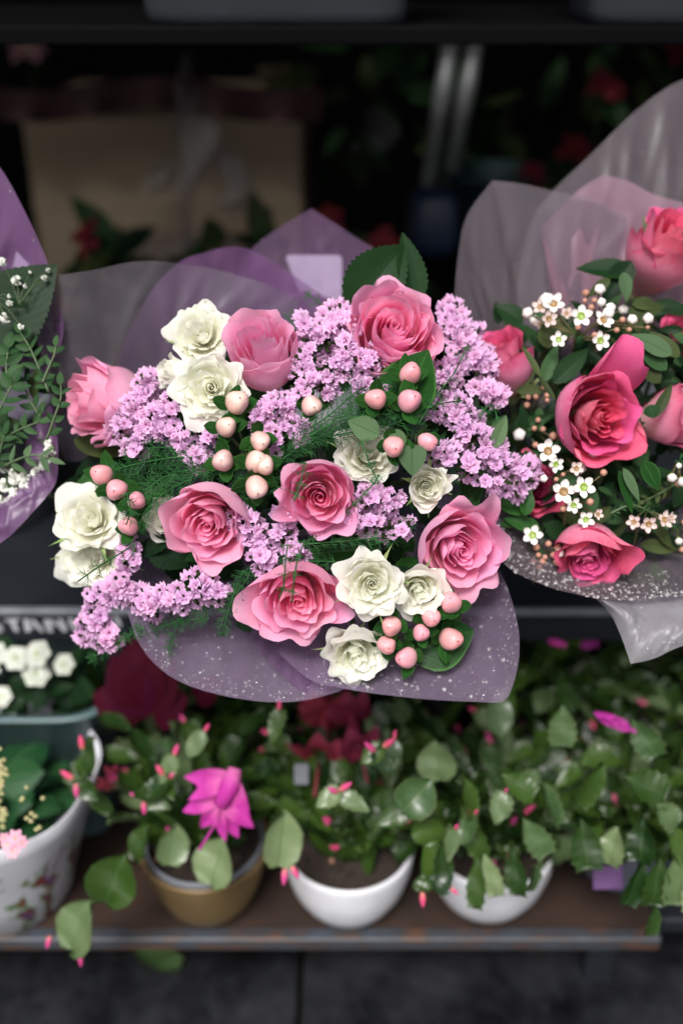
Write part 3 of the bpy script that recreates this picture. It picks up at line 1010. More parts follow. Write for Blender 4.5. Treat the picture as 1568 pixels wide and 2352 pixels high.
# cream spray roses
W = dict(kind='white', group=GW, bundle=BM, name='spray_rose', cat='rose')
rose(455, 760, dM(455, 760) - 0.006, 122, (-0.1, 0.25, 1), 'cream white spray rose, uppermost of the white trio at the upper left', seed=101, openness=1.1, nout=7, ruffle=1.3, height=0.62, fluffy=1, sepals=4,
     extra=[dict(az=a, R=0.42, flare=0.17, A=R_(42), vc=0.5, ruf=0.022) for a in (20, 95, 170, 250, 310)], **W)
rose(482, 888, dM(482, 890) - 0.018, 138, (0.0, -0.05, 1), 'largest cream white spray rose, wide open next to a pale pink berry', seed=102, openness=1.1, nout=7, ruffle=1.3, height=0.62, fluffy=1, sepals=0,
     extra=[dict(az=a, R=0.43, flare=0.20, A=R_(42), vc=0.5, ruf=0.022) for a in (10, 80, 150, 215, 290)], **W)
rose(372, 846, dM(380, 850) - 0.004, 78, (-0.8, 0.2, 0.6), 'small half-closed cream white spray rose bud with green sepals, facing left', seed=103, openness=0.8, nout=5, height=1.15, sepals=5, **W)
rose(195, 1192, dM(195, 1200) - 0.012, 128, (-0.15, 0.2, 1), 'wide open cream spray rose, upper of the pair at far left', seed=104, openness=1.1, nout=7, ruffle=1.3, height=0.62, fluffy=1, sepals=5,
     extra=[dict(az=a, R=0.43, flare=0.18, A=R_(42), vc=0.5, ruf=0.022) for a in (30, 100, 175, 240, 320)], **W)
rose(200, 1285, dM(200, 1290) + 0.004, 138, (-0.25, -0.25, 1), 'wide open cream spray rose, lower of the pair at far left', seed=105, openness=1.1, nout=7, ruffle=1.3, height=0.62, fluffy=1, sepals=4,
     extra=[dict(az=a, R=0.43, flare=0.18, A=R_(42), vc=0.5, ruf=0.022) for a in (0, 70, 140, 230, 300)], **W)
rose(845, 1030, dM(845, 1035) + 0.006, 118, (0.1, 0.25, 1), 'cream spray rose partly under fern and grey green leaf, above the central pink rose', seed=106, openness=1.2, nout=7, height=0.8, fluffy=1, sepals=4,
     extra=[dict(az=-60, R=0.45, flare=0.34, A=R_(50), vc=0.4), dict(az=180, R=0.45, flare=0.3, A=R_(40), vc=0.4), dict(az=-120, R=0.45, flare=0.2, A=R_(45), vc=0.4)], **W)
rose(980, 1122, dM(980, 1120) - 0.004, 94, (-0.05, -0.15, 1), 'small cream spray rose with a torn outer petal, above the rose with the upright petal', seed=107, openness=1.0, nout=6, height=0.85, sepals=5,
     extra=[dict(az=70, R=0.48, flare=0.12, A=R_(55), vc=0.5), dict(az=-100, R=0.45, flare=0.22, A=R_(45), vc=0.5), dict(az=25, R=0.46, flare=0.42, A=R_(26), vc=0.4, ruf=0.04)], **W)
rose(855, 1345, dM(855, 1345) - 0.020, 120, (0.0, -0.05, 1), 'round cream spray rose, left of the touching pair at the lower right', seed=108, openness=1.15, nout=7, ruffle=1.3, height=0.8, fluffy=1, sepals=5,
     extra=[dict(az=a, R=0.44, flare=0.18, A=R_(44), vc=0.5) for a in (-110, -40, 190)] + [dict(az=80, R=0.48, flare=0.05, A=R_(60))], **W)
rose(965, 1365, dM(965, 1350) - 0.016, 96, (0.05, -0.30, 1), 'narrower cream spray rose, right of the touching pair at the lower right', seed=109, openness=1.1, nout=7, height=0.95, fluffy=1, sepals=5,
     extra=[dict(az=-100, R=0.44, flare=0.16, A=R_(44), vc=0.5), dict(az=90, R=0.52, flare=0.02, A=R_(60), H=1.0)], **W)
rose(820, 1515, dM(815, 1500) - 0.014, 110, (0.05, -0.35, 1), 'cream spray rose with long green sepals, lowest flower above the film', seed=110, openness=1.2, nout=7, ruffle=1.4, height=0.9, fluffy=1, sepals=6,
     extra=[dict(az=-110, R=0.44, flare=0.2, A=R_(44), vc=0.5), dict(az=-50, R=0.44, flare=0.2, A=R_(44), vc=0.5), dict(az=175, R=0.44, flare=0.16, A=R_(40), vc=0.5), dict(az=90, R=0.52, flare=0.04, A=R_(60), H=1.0)], **W)
rose(372, 1190, dM(372, 1190) + 0.022, 110, (-0.3, 0.1, 1), 'greenish cream spray rose mostly hidden behind a pink rose and fern', seed=111, openness=0.8, nout=6, height=0.9, sepals=4, **W)

# ---- right bouquet
GR = dict(kind='hot', group=GH, bundle=BR)
rose(1398, 955, dR(1370, 930) - 0.014, 195, (0.22, -0.12, 1), 'large deep pink rose with a tall upright petal, in the middle of the right bouquet', seed=201, nout=6, ruffle=1.5,
     extra=[dict(az=68, R=0.46, flare=0.62, A=R_(34), H=1.15, vc=0.3, drop=0.55, point=0.1), dict(az=-70, R=0.46, flare=0.30, A=R_(62), H=0.9, vc=0.45), dict(az=180, R=0.54, flare=0.0, A=R_(62), H=0.95), dict(az=125, R=0.47, flare=0.10, A=R_(55), H=1.0, vc=0.5)], **GR)
rose(1142, 780, dR(1165, 810) - .004, 146, (-0.30, 0.72, 0.6), 'deep pink rose seen from the side, directly behind the lilac statice', seed=202, nout=6, height=1.25, sepals=4,
     extra=[dict(az=-60, R=0.47, flare=0.04, A=R_(70), H=1.05), dict(az=110, R=0.46, flare=0.2, A=R_(50), H=1.05, vc=0.6)], **GR)
rose(1560, 512, dR(1480, 640) + 0.0, 172, (0.26, 0.62, 0.80), 'tall deep pink rose with pale cup, highest of the right bouquet at the photo edge', seed=203, nout=6, height=1.35,
     extra=[dict(az=-90, R=0.50, flare=0.05, A=R_(70), H=1.15, vc=0.8), dict(az=-160, R=0.47, flare=0.14, A=R_(50), H=1.1, vc=0.6)], **GR)
rose(1352, 1300, dR(1390, 1270) - 0.026, 152, (-0.15, -0.62, 0.75), 'dewy deep pink rose facing down, resting on the wet film edge', seed=204, nout=6, height=1.0,
     extra=[dict(az=90, R=0.52, flare=0.03, A=R_(72), H=1.0), dict(az=15, R=0.46, flare=0.42, A=R_(44), H=1.05, vc=0.45)], **GR)
rose(1232, 1118, dR(1240, 1110) + 0.012, 118, (-0.2, 0.05, 1), 'deep pink rose partly covered by white waxflowers, left side of the right bouquet', seed=205, nout=6,
     extra=[dict(az=120, R=0.46, flare=0.42, A=R_(40), vc=0.45), dict(az=-50, R=0.48, flare=0.22, A=R_(60), vc=0.5)], **GR)
rose(1615, 945, dR(1560, 945), 170, (0.8, 0.1, 0.6), 'deep pink rose seen from behind, cut off by the right photo edge at mid height', seed=206, nout=6, height=1.1, **GR)
rose(1580, 760, dR(1570, 760) + 0.02, 110, (0.1, 0.4, 1), 'deep pink rose mostly outside the photo, beneath the tall rose', seed=207, nout=6, **GR)

# ---- statice
S = lambda st, seed, label, **k: statice(st, k.pop('df', dM), seed, label, **k)
S([[(335, 880), (300, 935), (275, 985), 34], [(352, 950), (330, 985), (308, 1025), 30]], 1, 'lilac statice sprig next to the sideways pink rose, on the far left')
S([[(400, 905), (385, 940), 26], [(375, 985), (425, 1010), (455, 1055), 28], [(455, 960), (480, 1005), 24]], 2, 'lilac statice sprig below the largest cream rose')
S([[(590, 955), (650, 930), 32], [(600, 985), (650, 975), 22], [(630, 1000), (620, 1040), 20]], 3, 'small lilac statice sprig under the tall pale-cupped pink rose')
S([[(775, 730), (745, 775), (705, 830), (700, 890), 42], [(800, 770), (790, 830), (845, 828), 40], [(745, 840), (740, 900), 34], [(700, 740), (715, 780), 24]], 4, 'biggest lilac statice sprig between the two upper pink roses', dd=-0.006)
S([[(830, 880), (865, 890), 22]], 5, 'tiny lilac statice tuft just left of the berry above the ferns')
S([[(1040, 720), (1065, 775), (1112, 835), 38], [(1050, 820), (1020, 880), 38], [(1090, 770), (1100, 800), 36]], 6, 'lilac statice sprig right of the topmost pink rose', dd=-0.004)
S([[(1105, 893), (1148, 906), 24]], 7, 'small detached lilac statice tuft under the side-on deep pink rose', dd=-0.008)
S([[(1050, 940), (1085, 1000), (1150, 1055), (1205, 1085), 40], [(1010, 1030), (1075, 1065), (1150, 1110), 36], [(1150, 1100), (1180, 1115), 36]], 8, 'long lilac statice sprig reaching into the right bouquet', dd=-0.010)
S([[(985, 935), (1030, 945), 24]], 9, 'lilac statice tuft under feathery fern, right of the three berries')
S([[(850, 1140), (895, 1150), 38], [(810, 1190), (865, 1205), 30], [(880, 1215), (935, 1215), 22]], 10, 'lilac statice sprig right of the central pink rose')
S([[(555, 1190), (590, 1240), (600, 1280), 36], [(645, 1190), (650, 1235), (680, 1275), 28]], 11, 'lilac statice sprig between the central and the left pink rose')
S([[(292, 1255), (293, 1290), 24]], 12, 'small lilac statice tuft right of the lower cream rose at the far left')
S([[(280, 1350), (228, 1370), (212, 1430), (245, 1475), 36], [(215, 1400), (210, 1455), 36]], 13, 'hanging lilac statice sprig at the lower left, over the shelf lettering', dd=-0.010)
S([[(338, 1385), (400, 1380), (465, 1345), 42], [(470, 1355), (500, 1362), 24]], 14, 'horizontal lilac statice sprig with dark throats on the lower film', dd=-0.006)
S([[(688, 975), (690, 1005), 20]], 15, 'tiny lilac statice tuft over the ferns left of the cream rose')

# ---- berries
hypericum([(545, 923, 27, .3, .2), (520, 980, 24, .3, .1), (598, 1013, 24, .3, -.3), (512, 1058, 26, 0, 0), (590, 1060, 26, .3, .2), (607, 1068, 24, .3, -.2), (589, 1120, 27, .2, -.5)],
          lambda x, y: dM(x, y) - 0.012, (565, 1040), 'sprig of seven pale pink berries right of centre-left, above the left pink rose', 1)
hypericum([(863, 916, 25, .1, 0), (942, 857, 24, .2, .3), (941, 920, 28, .3, .2)], lambda x, y: dM(x, y) - 0.022, (915, 945), 'sprig of three pink berries under the topmost rose', 2, dark=True)
hypericum([(904, 1026, 25, .1, -.2), (982, 1015, 21, .8, -.3)], lambda x, y: dM(x, y) - 0.020, (945, 1000), 'sprig of two pink berries beside the grey green leaf', 3, dark=True)
hypericum([(233, 1090, 26, -.2, .2), (268, 1125, 25, 0, -.1), (314, 1150, 21, .1, 0), (295, 1208, 23, -.1, .2)], lambda x, y: dM(x, y) - 0.002, (290, 1130), 'sprig of four rosy berries above the cream pair at the far left', 4, dark=True)
hypericum([(716, 932, 24, .2, -.2)], lambda x, y: dM(x, y) + 0.002, (725, 960), 'single pale berry half hidden under the biggest statice sprig', 5)
hypericum([(1035, 1383, 25, -.2, .4), (990, 1418, 22, .2, -.2), (967, 1454, 20, .1, 0), (1036, 1468, 27, .3, 0), (898, 1438, 24, -.3, 0), (888, 1482, 22, .1, -.1), (932, 1511, 24, -.6, 0)],
          lambda x, y: dM(x, y) - 0.018, (955, 1455), 'sprig of seven pink berries on a big green leaf at the lower right', 6, dark=True)

# ---- leaves of the main bouquet
GL = 'leaves in the middle bouquet'
def lf(x0, y0, x1, y1, d, wpx, mat, label, **k):
    return leaf_px(x0, y0, x1, y1, d, wpx, M[mat], label=label, cat='leaf', group=GL, **k)
lf(800, 720, 930, 560, 0.765, 135, 'rose_leaf', 'large dark serrated rose leaf standing behind the topmost pink rose', serr=0.05, nser=15, shape=0.8, face=(0.15, 0.1, 1), curl=0.25, fold=0.35)
lf(955, 700, 928, 535, 0.772, 75, 'rose_leaf', 'narrow dark serrated leaf tip rising right behind the topmost pink rose', serr=0.06, nser=12, face=(0.4, 0, 1), curl=0.1)
lf(905, 960, 985, 812, 0.735, 140, 'glossy_leaf', 'cupped dark green leaf behind the three pink berries', face=(-0.2, 0.2, 1), fold=0.4, curl=-0.2)
lf(930, 1500, 1085, 1450, 0.752, 130, 'glossy_leaf', 'big glossy leaf with a light edge behind the lower right berries', face=(0.1, 0.1, 1), fold=0.2, curl=0.15, shape=0.9)
lf(975, 1500, 1060, 1390, 0.758, 70, 'glossy_leaf', 'upper lobe of glossy foliage behind the lower right berries', face=(0.1, 0.1, 1), fold=0.1)
lf(870, 1000, 800, 965, 0.700, 58, 'grey_leaf', 'grey green veined leaf over the cream rose above centre', face=(0, 0.1, 1))
lf(912, 985, 915, 1045, 0.698, 42, 'grey_leaf', 'folded grey green leaf between the pair of berries', face=(-0.2, 0, 1), fold=0.5)
lf(945, 1020, 948, 1092, 0.698, 66, 'grey_leaf', 'broad grey green veined leaf pointing down at the small cream rose', face=(0, 0, 1), shape=0.6)
lf(350, 1020, 170, 1080, 0.80, 100, 'rose_leaf', 'dark leaf under the sideways pink rose', serr=0.05, face=(0, .4, 1))
lf(170, 1010, 290, 1040, 0.79, 60, 'olive_leaf', 'olive leaf underside just beneath the sideways pink rose', face=(0, .4, 1))
lf(350, 1240, 430, 1300, 0.76, 90, 'rose_leaf', 'dark leaf in the gap left below the left pink rose', serr=0.05)
lf(560, 1300, 470, 1290, 0.77, 80, 'rose_leaf', 'dark leaf behind the left pink rose near the statice')
lf(570, 1420, 545, 1440, 0.75, 60, 'rose_leaf', 'dark leaf left of the wide bottom rose', serr=0.05)
lf(880, 1420, 880, 1500, 0.735, 46, 'grey_leaf', 'grey green leaf between the lowest cream rose and the berries')
lf(870, 1260, 700, 1270, 0.74, 60, 'glossy_leaf', 'dark glossy leaf above the wide bottom rose')
lf(900, 1190, 760, 1260, 0.76, 90, 'rose_leaf', 'dark shaded leaf under the statice right of the central rose')
lf(1130, 1030, 1165, 955, 0.745, 36, 'grey_leaf', 'small pale green leaf over the long statice sprig', face=(0.3, 0, 1))
# shaded inner foliage that fills the gaps between the flowers
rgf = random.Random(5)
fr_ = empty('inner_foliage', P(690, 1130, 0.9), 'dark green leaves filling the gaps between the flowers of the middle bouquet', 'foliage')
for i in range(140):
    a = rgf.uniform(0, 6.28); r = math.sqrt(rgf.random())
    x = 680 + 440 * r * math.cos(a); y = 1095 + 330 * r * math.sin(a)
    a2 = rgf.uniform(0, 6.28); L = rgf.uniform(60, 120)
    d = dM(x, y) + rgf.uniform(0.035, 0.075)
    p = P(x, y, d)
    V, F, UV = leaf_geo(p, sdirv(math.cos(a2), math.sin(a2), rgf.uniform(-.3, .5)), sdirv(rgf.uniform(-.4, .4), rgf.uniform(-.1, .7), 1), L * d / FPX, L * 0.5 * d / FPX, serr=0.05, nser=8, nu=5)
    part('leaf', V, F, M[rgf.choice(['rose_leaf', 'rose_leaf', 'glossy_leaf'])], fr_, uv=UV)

# ---- ferns
FN = lambda pts, label, seed, **k: fern(pts, label, seed, dfun=k.pop('df', dM), **k)
k0 = 0
for n_, (pts, dd) in enumerate([
        ([(640, 1060), (700, 1020), (770, 985), (850, 930)], -0.004), ([(660, 1035), (730, 990), (800, 960), (900, 950)], -0.008),
        ([(690, 1000), (760, 950), (800, 915), (850, 880)], 0.004), ([(720, 1010), (820, 990), (900, 975), (960, 945)], -0.002),
        ([(780, 960), (840, 930), (890, 880), (910, 850)], 0.006)]):
    FN(pts, ['lowest frond of the dense fern tuft above the central rose', 'second frond of the dense fern tuft, ending at the three berries', 'inner frond of the dense fern tuft, right under the biggest statice', 'flat frond of the dense fern tuft, running over the cream rose', 'upper frond of the dense fern tuft, ending beside the topmost rose'][n_], 300 + n_, dd=dd, length=40, density=1.25)
lab = ['fern frond in the left clump, right above the left pink rose', 'fern frond crossing the middle of the left clump', 'fern frond hanging low in the left clump by the rosy berries', 'fern frond at the top of the left clump under the statice', 'fern frond running right from the left clump to the pale berries', 'deep shaded fern frond at the bottom of the left clump']
for n_, (pts, dd) in enumerate([([(560, 1100), (470, 1085), (390, 1090), (330, 1130)], 0.002), ([(520, 1070), (430, 1050), (340, 1060), (260, 1080)], 0.006), ([(440, 1100), (380, 1130), (330, 1180), (320, 1225)], 0.004),
                                ([(470, 1050), (400, 1030), (340, 1030), (290, 1050)], 0.010), ([(400, 1085), (480, 1075), (560, 1080), (640, 1070)], 0.000), ([(430, 1120), (360, 1110), (300, 1110), (240, 1100)], 0.012)]):
    FN(pts, lab[n_], 320 + n_, dd=dd, length=36, density=1.1)
FN([(560, 1310), (540, 1360), (522, 1410), (512, 1460)], 'drooping fern frond below the left pink rose, in front of the film', 341, dd=-0.004, length=22)
FN([(580, 1300), (560, 1340), (520, 1380), (450, 1400)], 'fern frond behind the horizontal statice sprig', 342, dd=0.012, length=30)
FN([(330, 1440), (280, 1470), (240, 1495), (205, 1515)], 'fern frond poking out under the hanging statice sprig', 343, dd=-0.002, length=24)
FN([(500, 1370), (420, 1420), (390, 1480), (380, 1535)], 'thin fern frond hanging over the drops on the film', 344, dd=0.010, length=20, density=0.8)
FN([(480, 1420), (400, 1430), (330, 1460)], 'fern frond behind the film under the horizontal statice', 345, dd=0.012, length=24)
FN([(700, 1250), (760, 1245), (820, 1240), (870, 1235)], 'fern frond between the central and the bottom pink rose', 346, dd=-0.002, length=24)
FN([(660, 1250), (655, 1300), (650, 1350), (640, 1375)], 'fern twig lying over the bottom pink rose', 347, dd=-0.022, length=15, density=0.6)
FN([(700, 1240), (680, 1300), (670, 1385)], 'second thin fern twig lying over the bottom pink rose', 348, dd=-0.024, length=12, density=0.5)
FN([(960, 975), (1000, 910), (1040, 860), (1075, 790)], 'dark wiry fern frond over the statice at the upper right', 349, dd=-0.014, length=20, density=0.6, thick=0.00018)
FN([(940, 960), (1000, 930), (1060, 920)], 'wiry fern frond crossing the statice right of the berries', 350, dd=-0.014, length=18, density=0.6)
FN([(930, 985), (990, 1000), (1030, 1035)], 'fern frond right of the two berries', 351, dd=-0.006, length=18)
FN([(310, 1250), (270, 1275), (230, 1300), (180, 1335)], 'sparse fern twig lying over the lower cream rose at the far left', 352, dd=-0.040, length=24, density=0.45)
FN([(290, 1130), (300, 1170), (290, 1205)], 'sparse fern twig beside the cream rose at the far left', 353, dd=-0.020, length=18, density=0.5)
FN([(560, 1060), (620, 1085), (640, 1130)], 'fern frond between the pale berries and the central rose', 354, dd=-0.002, length=26)
FN([(830, 1010), (850, 1070), (870, 1110)], 'fern twig lying over the cream rose above centre', 355, dd=-0.018, length=20, density=0.6)
FN([(700, 1060), (690, 1110), (675, 1150)], 'pale fern twig lying over the left of the central rose', 356, dd=-0.026, length=14, density=0.6)
FN([(790, 1180), (850, 1120), (870, 1090)], 'fern twig between the central rose and the statice', 357, dd=-0.006, length=16, density=0.6)
FN([(800, 730), (740, 700), (700, 670)], 'shaded fern frond against the lilac film under the paper label', 358, dd=0.035, length=26, density=0.7)
FN([(690, 790), (670, 740), (650, 720)], 'shaded fern frond right of the tall pale-cupped rose', 359, dd=0.03, length=26, density=0.7)
FN([(1100, 960), (1130, 930), (1150, 1000)], 'fern frond over the small pale green leaf', 360, dd=0.0, length=16, density=0.8)
FN([(700, 1140), (620, 1130), (560, 1150)], 'shaded fern frond above the statice between two pink roses', 361, dd=0.01, length=26)
FN([(770, 1290), (700, 1290), (640, 1300)], 'shaded fern frond above the bottom rose', 362, dd=0.01, length=24)
FN([(950, 1190), (900, 1235), (860, 1250)], 'shaded fern frond above the cream pair', 363, dd=0.01, length=24)
FN([(1000, 1040), (1040, 1080), (1060, 1100)], 'shaded fern frond below the long statice sprig', 364, dd=0.01, length=24)

# ---- film of the main bouquet
FG = 'film sheets round the middle bouquet'
film('wrapping_film', [(540, 640, .90), (560, 590, .90), (610, 545, .90), (665, 507, .90), (715, 478, .90), (715, 478, .90), (715, 478, .90), (775, 517, .90), (830, 553, .90), (890, 592, .90), (950, 660, .91), (1000, 740, .92)],
     [(640, 900, .93), (700, 900, .93), (760, 900, .93), (820, 900, .93), (860, 900, .93), (880, 920, .93)], M['film_lilac'], 'lilac film sheet with the pointed corner behind the top of the middle bouquet', FG, seed=1, bulge=-0.01, wr=0.003,
     drops=[(0.1, 0.9, 0.0, 0.5, 14, 0.0012)])
film('wrapping_film', [(100, 850, .775), (85, 780, .78), (70, 700, .785), (60, 636, .79), (60, 636, .79), (60, 636, .79), (130, 632, .79), (210, 620, .79), (300, 602, .795), (370, 600, .80), (420, 606, .81), (500, 620, .82), (600, 650, .83), (690, 690, .84)],
     [(150, 1060, .82), (200, 1060, .84), (260, 1060, .85), (330, 1050, .86), (400, 1050, .86), (470, 1040, .86), (520, 1000, .86), (560, 980, .86)], M['film_grey'], 'clear greyish film sheet reaching from the middle bouquet over the left bouquet', FG, seed=2, bulge=0.0, wr=0.004,
     drops=[(0.1, 0.9, 0.0, 0.5, 12, 0.0012)])
film('wrapping_film', [(260, 930, .84), (280, 800, .84), (340, 680, .845), (410, 603, .85), (470, 580, .85), (530, 567, .85), (580, 575, .86), (640, 610, .865), (700, 650, .87), (770, 700, .87)],
     [(420, 1050, .86), (460, 1030, .88), (500, 1000, .88), (560, 960, .89), (620, 940, .89), (700, 940, .89)], M['film_purple'], 'purple film sheet with a rolled top edge behind the white and pink roses', FG, seed=3, bulge=-0.012, wr=0.004)
film('wrapping_film', [(255, 1200, .79), (262, 1290, .775), (290, 1400, .762), (330, 1495, .755), (400, 1560, .752), (500, 1595, .75), (570, 1608, .75), (630, 1613, .75), (700, 1609, .75), (750, 1597, .752), (800, 1577, .755), (860, 1520, .765)],
     [(440, 1150, .85), (500, 1180, .85), (540, 1200, .85), (600, 1210, .85), (650, 1220, .85), (700, 1220, .85), (760, 1200, .85), (800, 1180, .85)], M['film_low'], 'lower left film sheet of the middle bouquet, beaded with rain along its curved edge', FG, seed=4, bulge=-0.01, wr=0.004,
     drops=[(0.18, 0.8, 0.01, 0.10, 420, 0.0011), (0.2, 0.85, 0.02, 0.42, 330, 0.0017)])
film('wrapping_film', [(640, 1500, .745), (710, 1560, .742), (780, 1580, .74), (850, 1592, .738), (930, 1602, .737), (1010, 1609, .737), (1090, 1612, .737), (1155, 1610, .738), (1180, 1565, .74), (1192, 1500, .744), (1188, 1430, .75), (1165, 1350, .76), (1135, 1280, .77), (1110, 1190, .785)],
     [(700, 1250, .84), (740, 1240, .85), (780, 1230, .85), (820, 1220, .85), (860, 1210, .86), (900, 1200, .86), (940, 1190, .86), (980, 1170, .86), (1000, 1150, .86), (1010, 1120, .86)], M['film_low'], 'lower right film sheet of the middle bouquet, covered in water drops', FG, seed=5, bulge=-0.012, wr=0.0025,
     drops=[(0.12, 0.62, 0.02, 0.32, 190, 0.0026), (0.08, 0.85, 0.01, 0.35, 520, 0.0011), (0.6, 0.95, 0.01, 0.3, 160, 0.0013)])
# ribs of the purple inner wrap under the lower film
film('wrapping_film', [(470, 1330, .79), (520, 1400, .775), (600, 1500, .765), (680, 1580, .757), (740, 1590, .757), (840, 1540, .765)],
     [(600, 1230, .85), (640, 1230, .85), (680, 1230, .85), (720, 1230, .85)], M['film_lilac'], 'inner lilac film fold beneath the wide bottom rose', FG, seed=6, bulge=-0.005, wr=0.006)
# paper label stuck behind the film
lb = MB()
LV = [(657, 592, .925), (662, 586, .925), (778, 586, .925), (785, 592, .925), (785, 680, .927), (778, 690, .927), (690, 668, .928), (682, 658, .928)]
fv = [P(*q) for q in LV]; bv = [v + FWD * 0.0006 for v in fv]
n8 = len(fv)
lb.add(fv + bv, [tuple(range(n8))[::-1], tuple(range(n8, 2 * n8))] + [(i, (i + 1) % n8, n8 + (i + 1) % n8, n8 + i) for i in range(n8)])
lb.solo('paper_label', M['label_paper'], 'blank white paper label with rounded corners seen through the lilac film', 'label', smooth=False)
# ------------------------------------------------------------ right bouquet: waxflowers, leaves, film
dRf = lambda x, y: dR(x, y) - 0.018
wax_sprig((1325, 775), [(1270, 698, 27, 1, -.1, .3), (1255, 690, 22, 'b', -.6, .5), (1259, 732, 21, 2), (1333, 726, 27, 0, 0, 0), (1282, 780, 20, 3, -.2, 0), (1384, 735, 26, 1, .3, .3), (1377, 782, 24, 3, .2, -.2), (1240, 705, 20, 2), (1212, 719, 17, 'b', -.8, .1), (1395, 720, 18, 'b', .5, .5)],
          [(1326, 752, 9), (1365, 770, 10), (1415, 758, 9)], dRf, 'waxflower sprig with open white blooms, right under the pink film edge', 1)
wax_sprig((1380, 740), [(1376, 666, 17, 'b', 0, .5), (1379, 694, 14, 'b'), (1400, 708, 16, 'b', .4, .4), (1450, 735, 16, 'b', .2, .5), (1486, 732, 17, 'b', .3, 0)],
          [(1344, 673, 11), (1342, 691, 8), (1357, 706, 10), (1364, 690, 9), (1428, 735, 10), (1486, 752, 7), (1444, 757, 8)], dRf, 'waxflower sprig with unopened white and peach buds, left of the tall rose', 2, dd=0.004)
wax_sprig((1210, 975), [(1193, 999, 19, 'b', -.6, .2), (1330, 1075, 18, 'b', .1, 0), (1359, 1045, 13, 'b', 0, -.5)],
          [(1212, 913, 9), (1230, 911, 9), (1255, 908, 9), (1256, 920, 8), (1209, 931, 10), (1196, 960, 10), (1235, 965, 9), (1226, 984, 9), (1246, 986, 9), (1270, 1002, 13), (1229, 1022, 10), (1247, 890, 8)], dR, 'waxflower sprig of small brown buds in the dark hollow of the right bouquet', 3, dd=0.012)
wax_sprig((1276, 1095), [(1257, 1036, 29, 1, 0, 0), (1275, 1066, 20, 3, .2, -.3), (1249, 1099, 12, 'b', -.7, 0), (1322, 1076, 18, 2, .1, 0)],
          [(1277, 1101, 8), (1292, 1090, 7)], dRf, 'waxflower sprig crossing the left small deep pink rose', 4, dd=-0.006)
wax_sprig((1310, 1150), [(1293, 1129, 30, 1, 0, 0), (1339, 1119, 28, 0, .1, .1), (1316, 1160, 20, 3, 0, -.2), (1344, 1193, 21, 0, 0, -.1), (1372, 1181, 14, 2, .4, 0)],
          [(1292, 1168, 11), (1354, 1153, 12), (1385, 1086, 11)], dRf, 'waxflower sprig with the largest white blooms, above the dewy facing-down rose', 5, dd=-0.008)
wax_sprig((1240, 1262), [(1222, 1229, 25, 0, -.1, .1), (1283, 1270, 14, 'b', .6, 0)],
          [(1231, 1257, 11), (1259, 1249, 10), (1236, 1275, 9), (1245, 1290, 11), (1238, 1303, 10), (1280, 1258, 11), (1278, 1292, 12), (1224, 1290, 10), (1250, 1280, 9), (1270, 1275, 10)], dRf, 'waxflower sprig with peach buds lying on the wet film', 6, dd=-0.002)
wax_sprig((1480, 1170), [(1455, 1199, 18, 2, -.5, 0), (1488, 1203, 21, 2, 0, -.3), (1524, 1194, 22, 2, .4, .2), (1540, 1190, 15, 2, .7, .1)], [], dRf, 'faded waxflower sprig of four side-on blooms, right of the dewy rose', 7)
wax_sprig((1300, 735), [(1300, 720, 16, 2), (1240, 745, 15, 2), (1225, 735, 14, 'b'), (1430, 712, 15, 'b')], [(1262, 757, 9)], dR, 'dim faded waxflower sprig behind the brighter white one', 17, dd=0.012)
wax_sprig((1560, 1060), [(1542, 1096, 15, 'b', -.2, -.8), (1566, 1105, 16, 'b', 0, -.8), (1558, 1070, 9, 'b')], [(1556, 1112, 10)], dRf, 'waxflower sprig with hanging white buds at the right photo edge', 8)
wax_sprig((1555, 1210), [(1558, 1242, 12, 'b', 0, -.8)], [(1565, 1262, 10), (1570, 1200, 9)], dRf, 'waxflower twig with one green-white bud, lowest at the right photo edge', 9)

GRL = 'leaves in the right bouquet'
def rl(x0, y0, x1, y1, wpx, mat, label, dd=0.0, **k):
    return leaf_px(x0, y0, x1, y1, dR((x0 + x1) / 2, (y0 + y1) / 2) + dd, wpx, M[mat], label=label, cat='leaf', group=GRL, **k)
rl(1542, 815, 1455, 765, 46, 'grey_leaf', 'blue green oval leaf right beside the tall upright petal', dd=-0.02, fold=0.1)
rl(1530, 850, 1462, 790, 44, 'pist_leaf', 'second oval leaf right under the blue green one', dd=-0.012)
rl(1515, 880, 1460, 820, 42, 'olive_leaf', 'third oval leaf of the fan beside the upright petal', dd=-0.006)
rl(1560, 820, 1490, 760, 38, 'olive_leaf', 'olive leaf above the fan beside the upright petal', dd=-0.006)
rl(1440, 720, 1530, 700, 40, 'olive_leaf', 'olive leaf below the tall rose', dd=-0.012)
rl(1450, 700, 1525, 690, 34, 'olive_leaf', 'curled olive leaf lying right on the other under the tall rose', dd=-0.016, curl=0.8)
rl(1455, 630, 1330, 600, 60, 'rose_leaf', 'dark pointed leaf left of the tall deep pink rose', serr=0.04, dd=0.0, face=(0, .5, 1), curl=0.4)
rl(1450, 600, 1385, 690, 60, 'rose_leaf', 'dark leaf hanging down left of the tall rose', dd=0.004)
rl(1400, 640, 1350, 680, 26, 'olive_leaf', 'small olive leaf under the dark pointed leaf', dd=-0.01)
rl(1430, 625, 1440, 690, 32, 'grey_leaf', 'drooping pale leaf left of the tall rose', dd=-0.014, fold=0.5)
rl(1485, 560, 1478, 490, 10, 'grey_leaf', 'thin sepal sticking up left of the tall rose', dd=-0.01)
rl(1200, 740, 1140, 700, 50, 'rose_leaf', 'dark leaf above the side-on deep pink rose', dd=0.01, serr=0.05)
rl(1145, 745, 1140, 690, 24, 'rose_leaf', 'dark leaf tip standing against the clear film', dd=0.01)
rl(1260, 800, 1250, 740, 46, 'olive_leaf', 'olive leaf between the side-on rose and the round waxflower', dd=0.012)
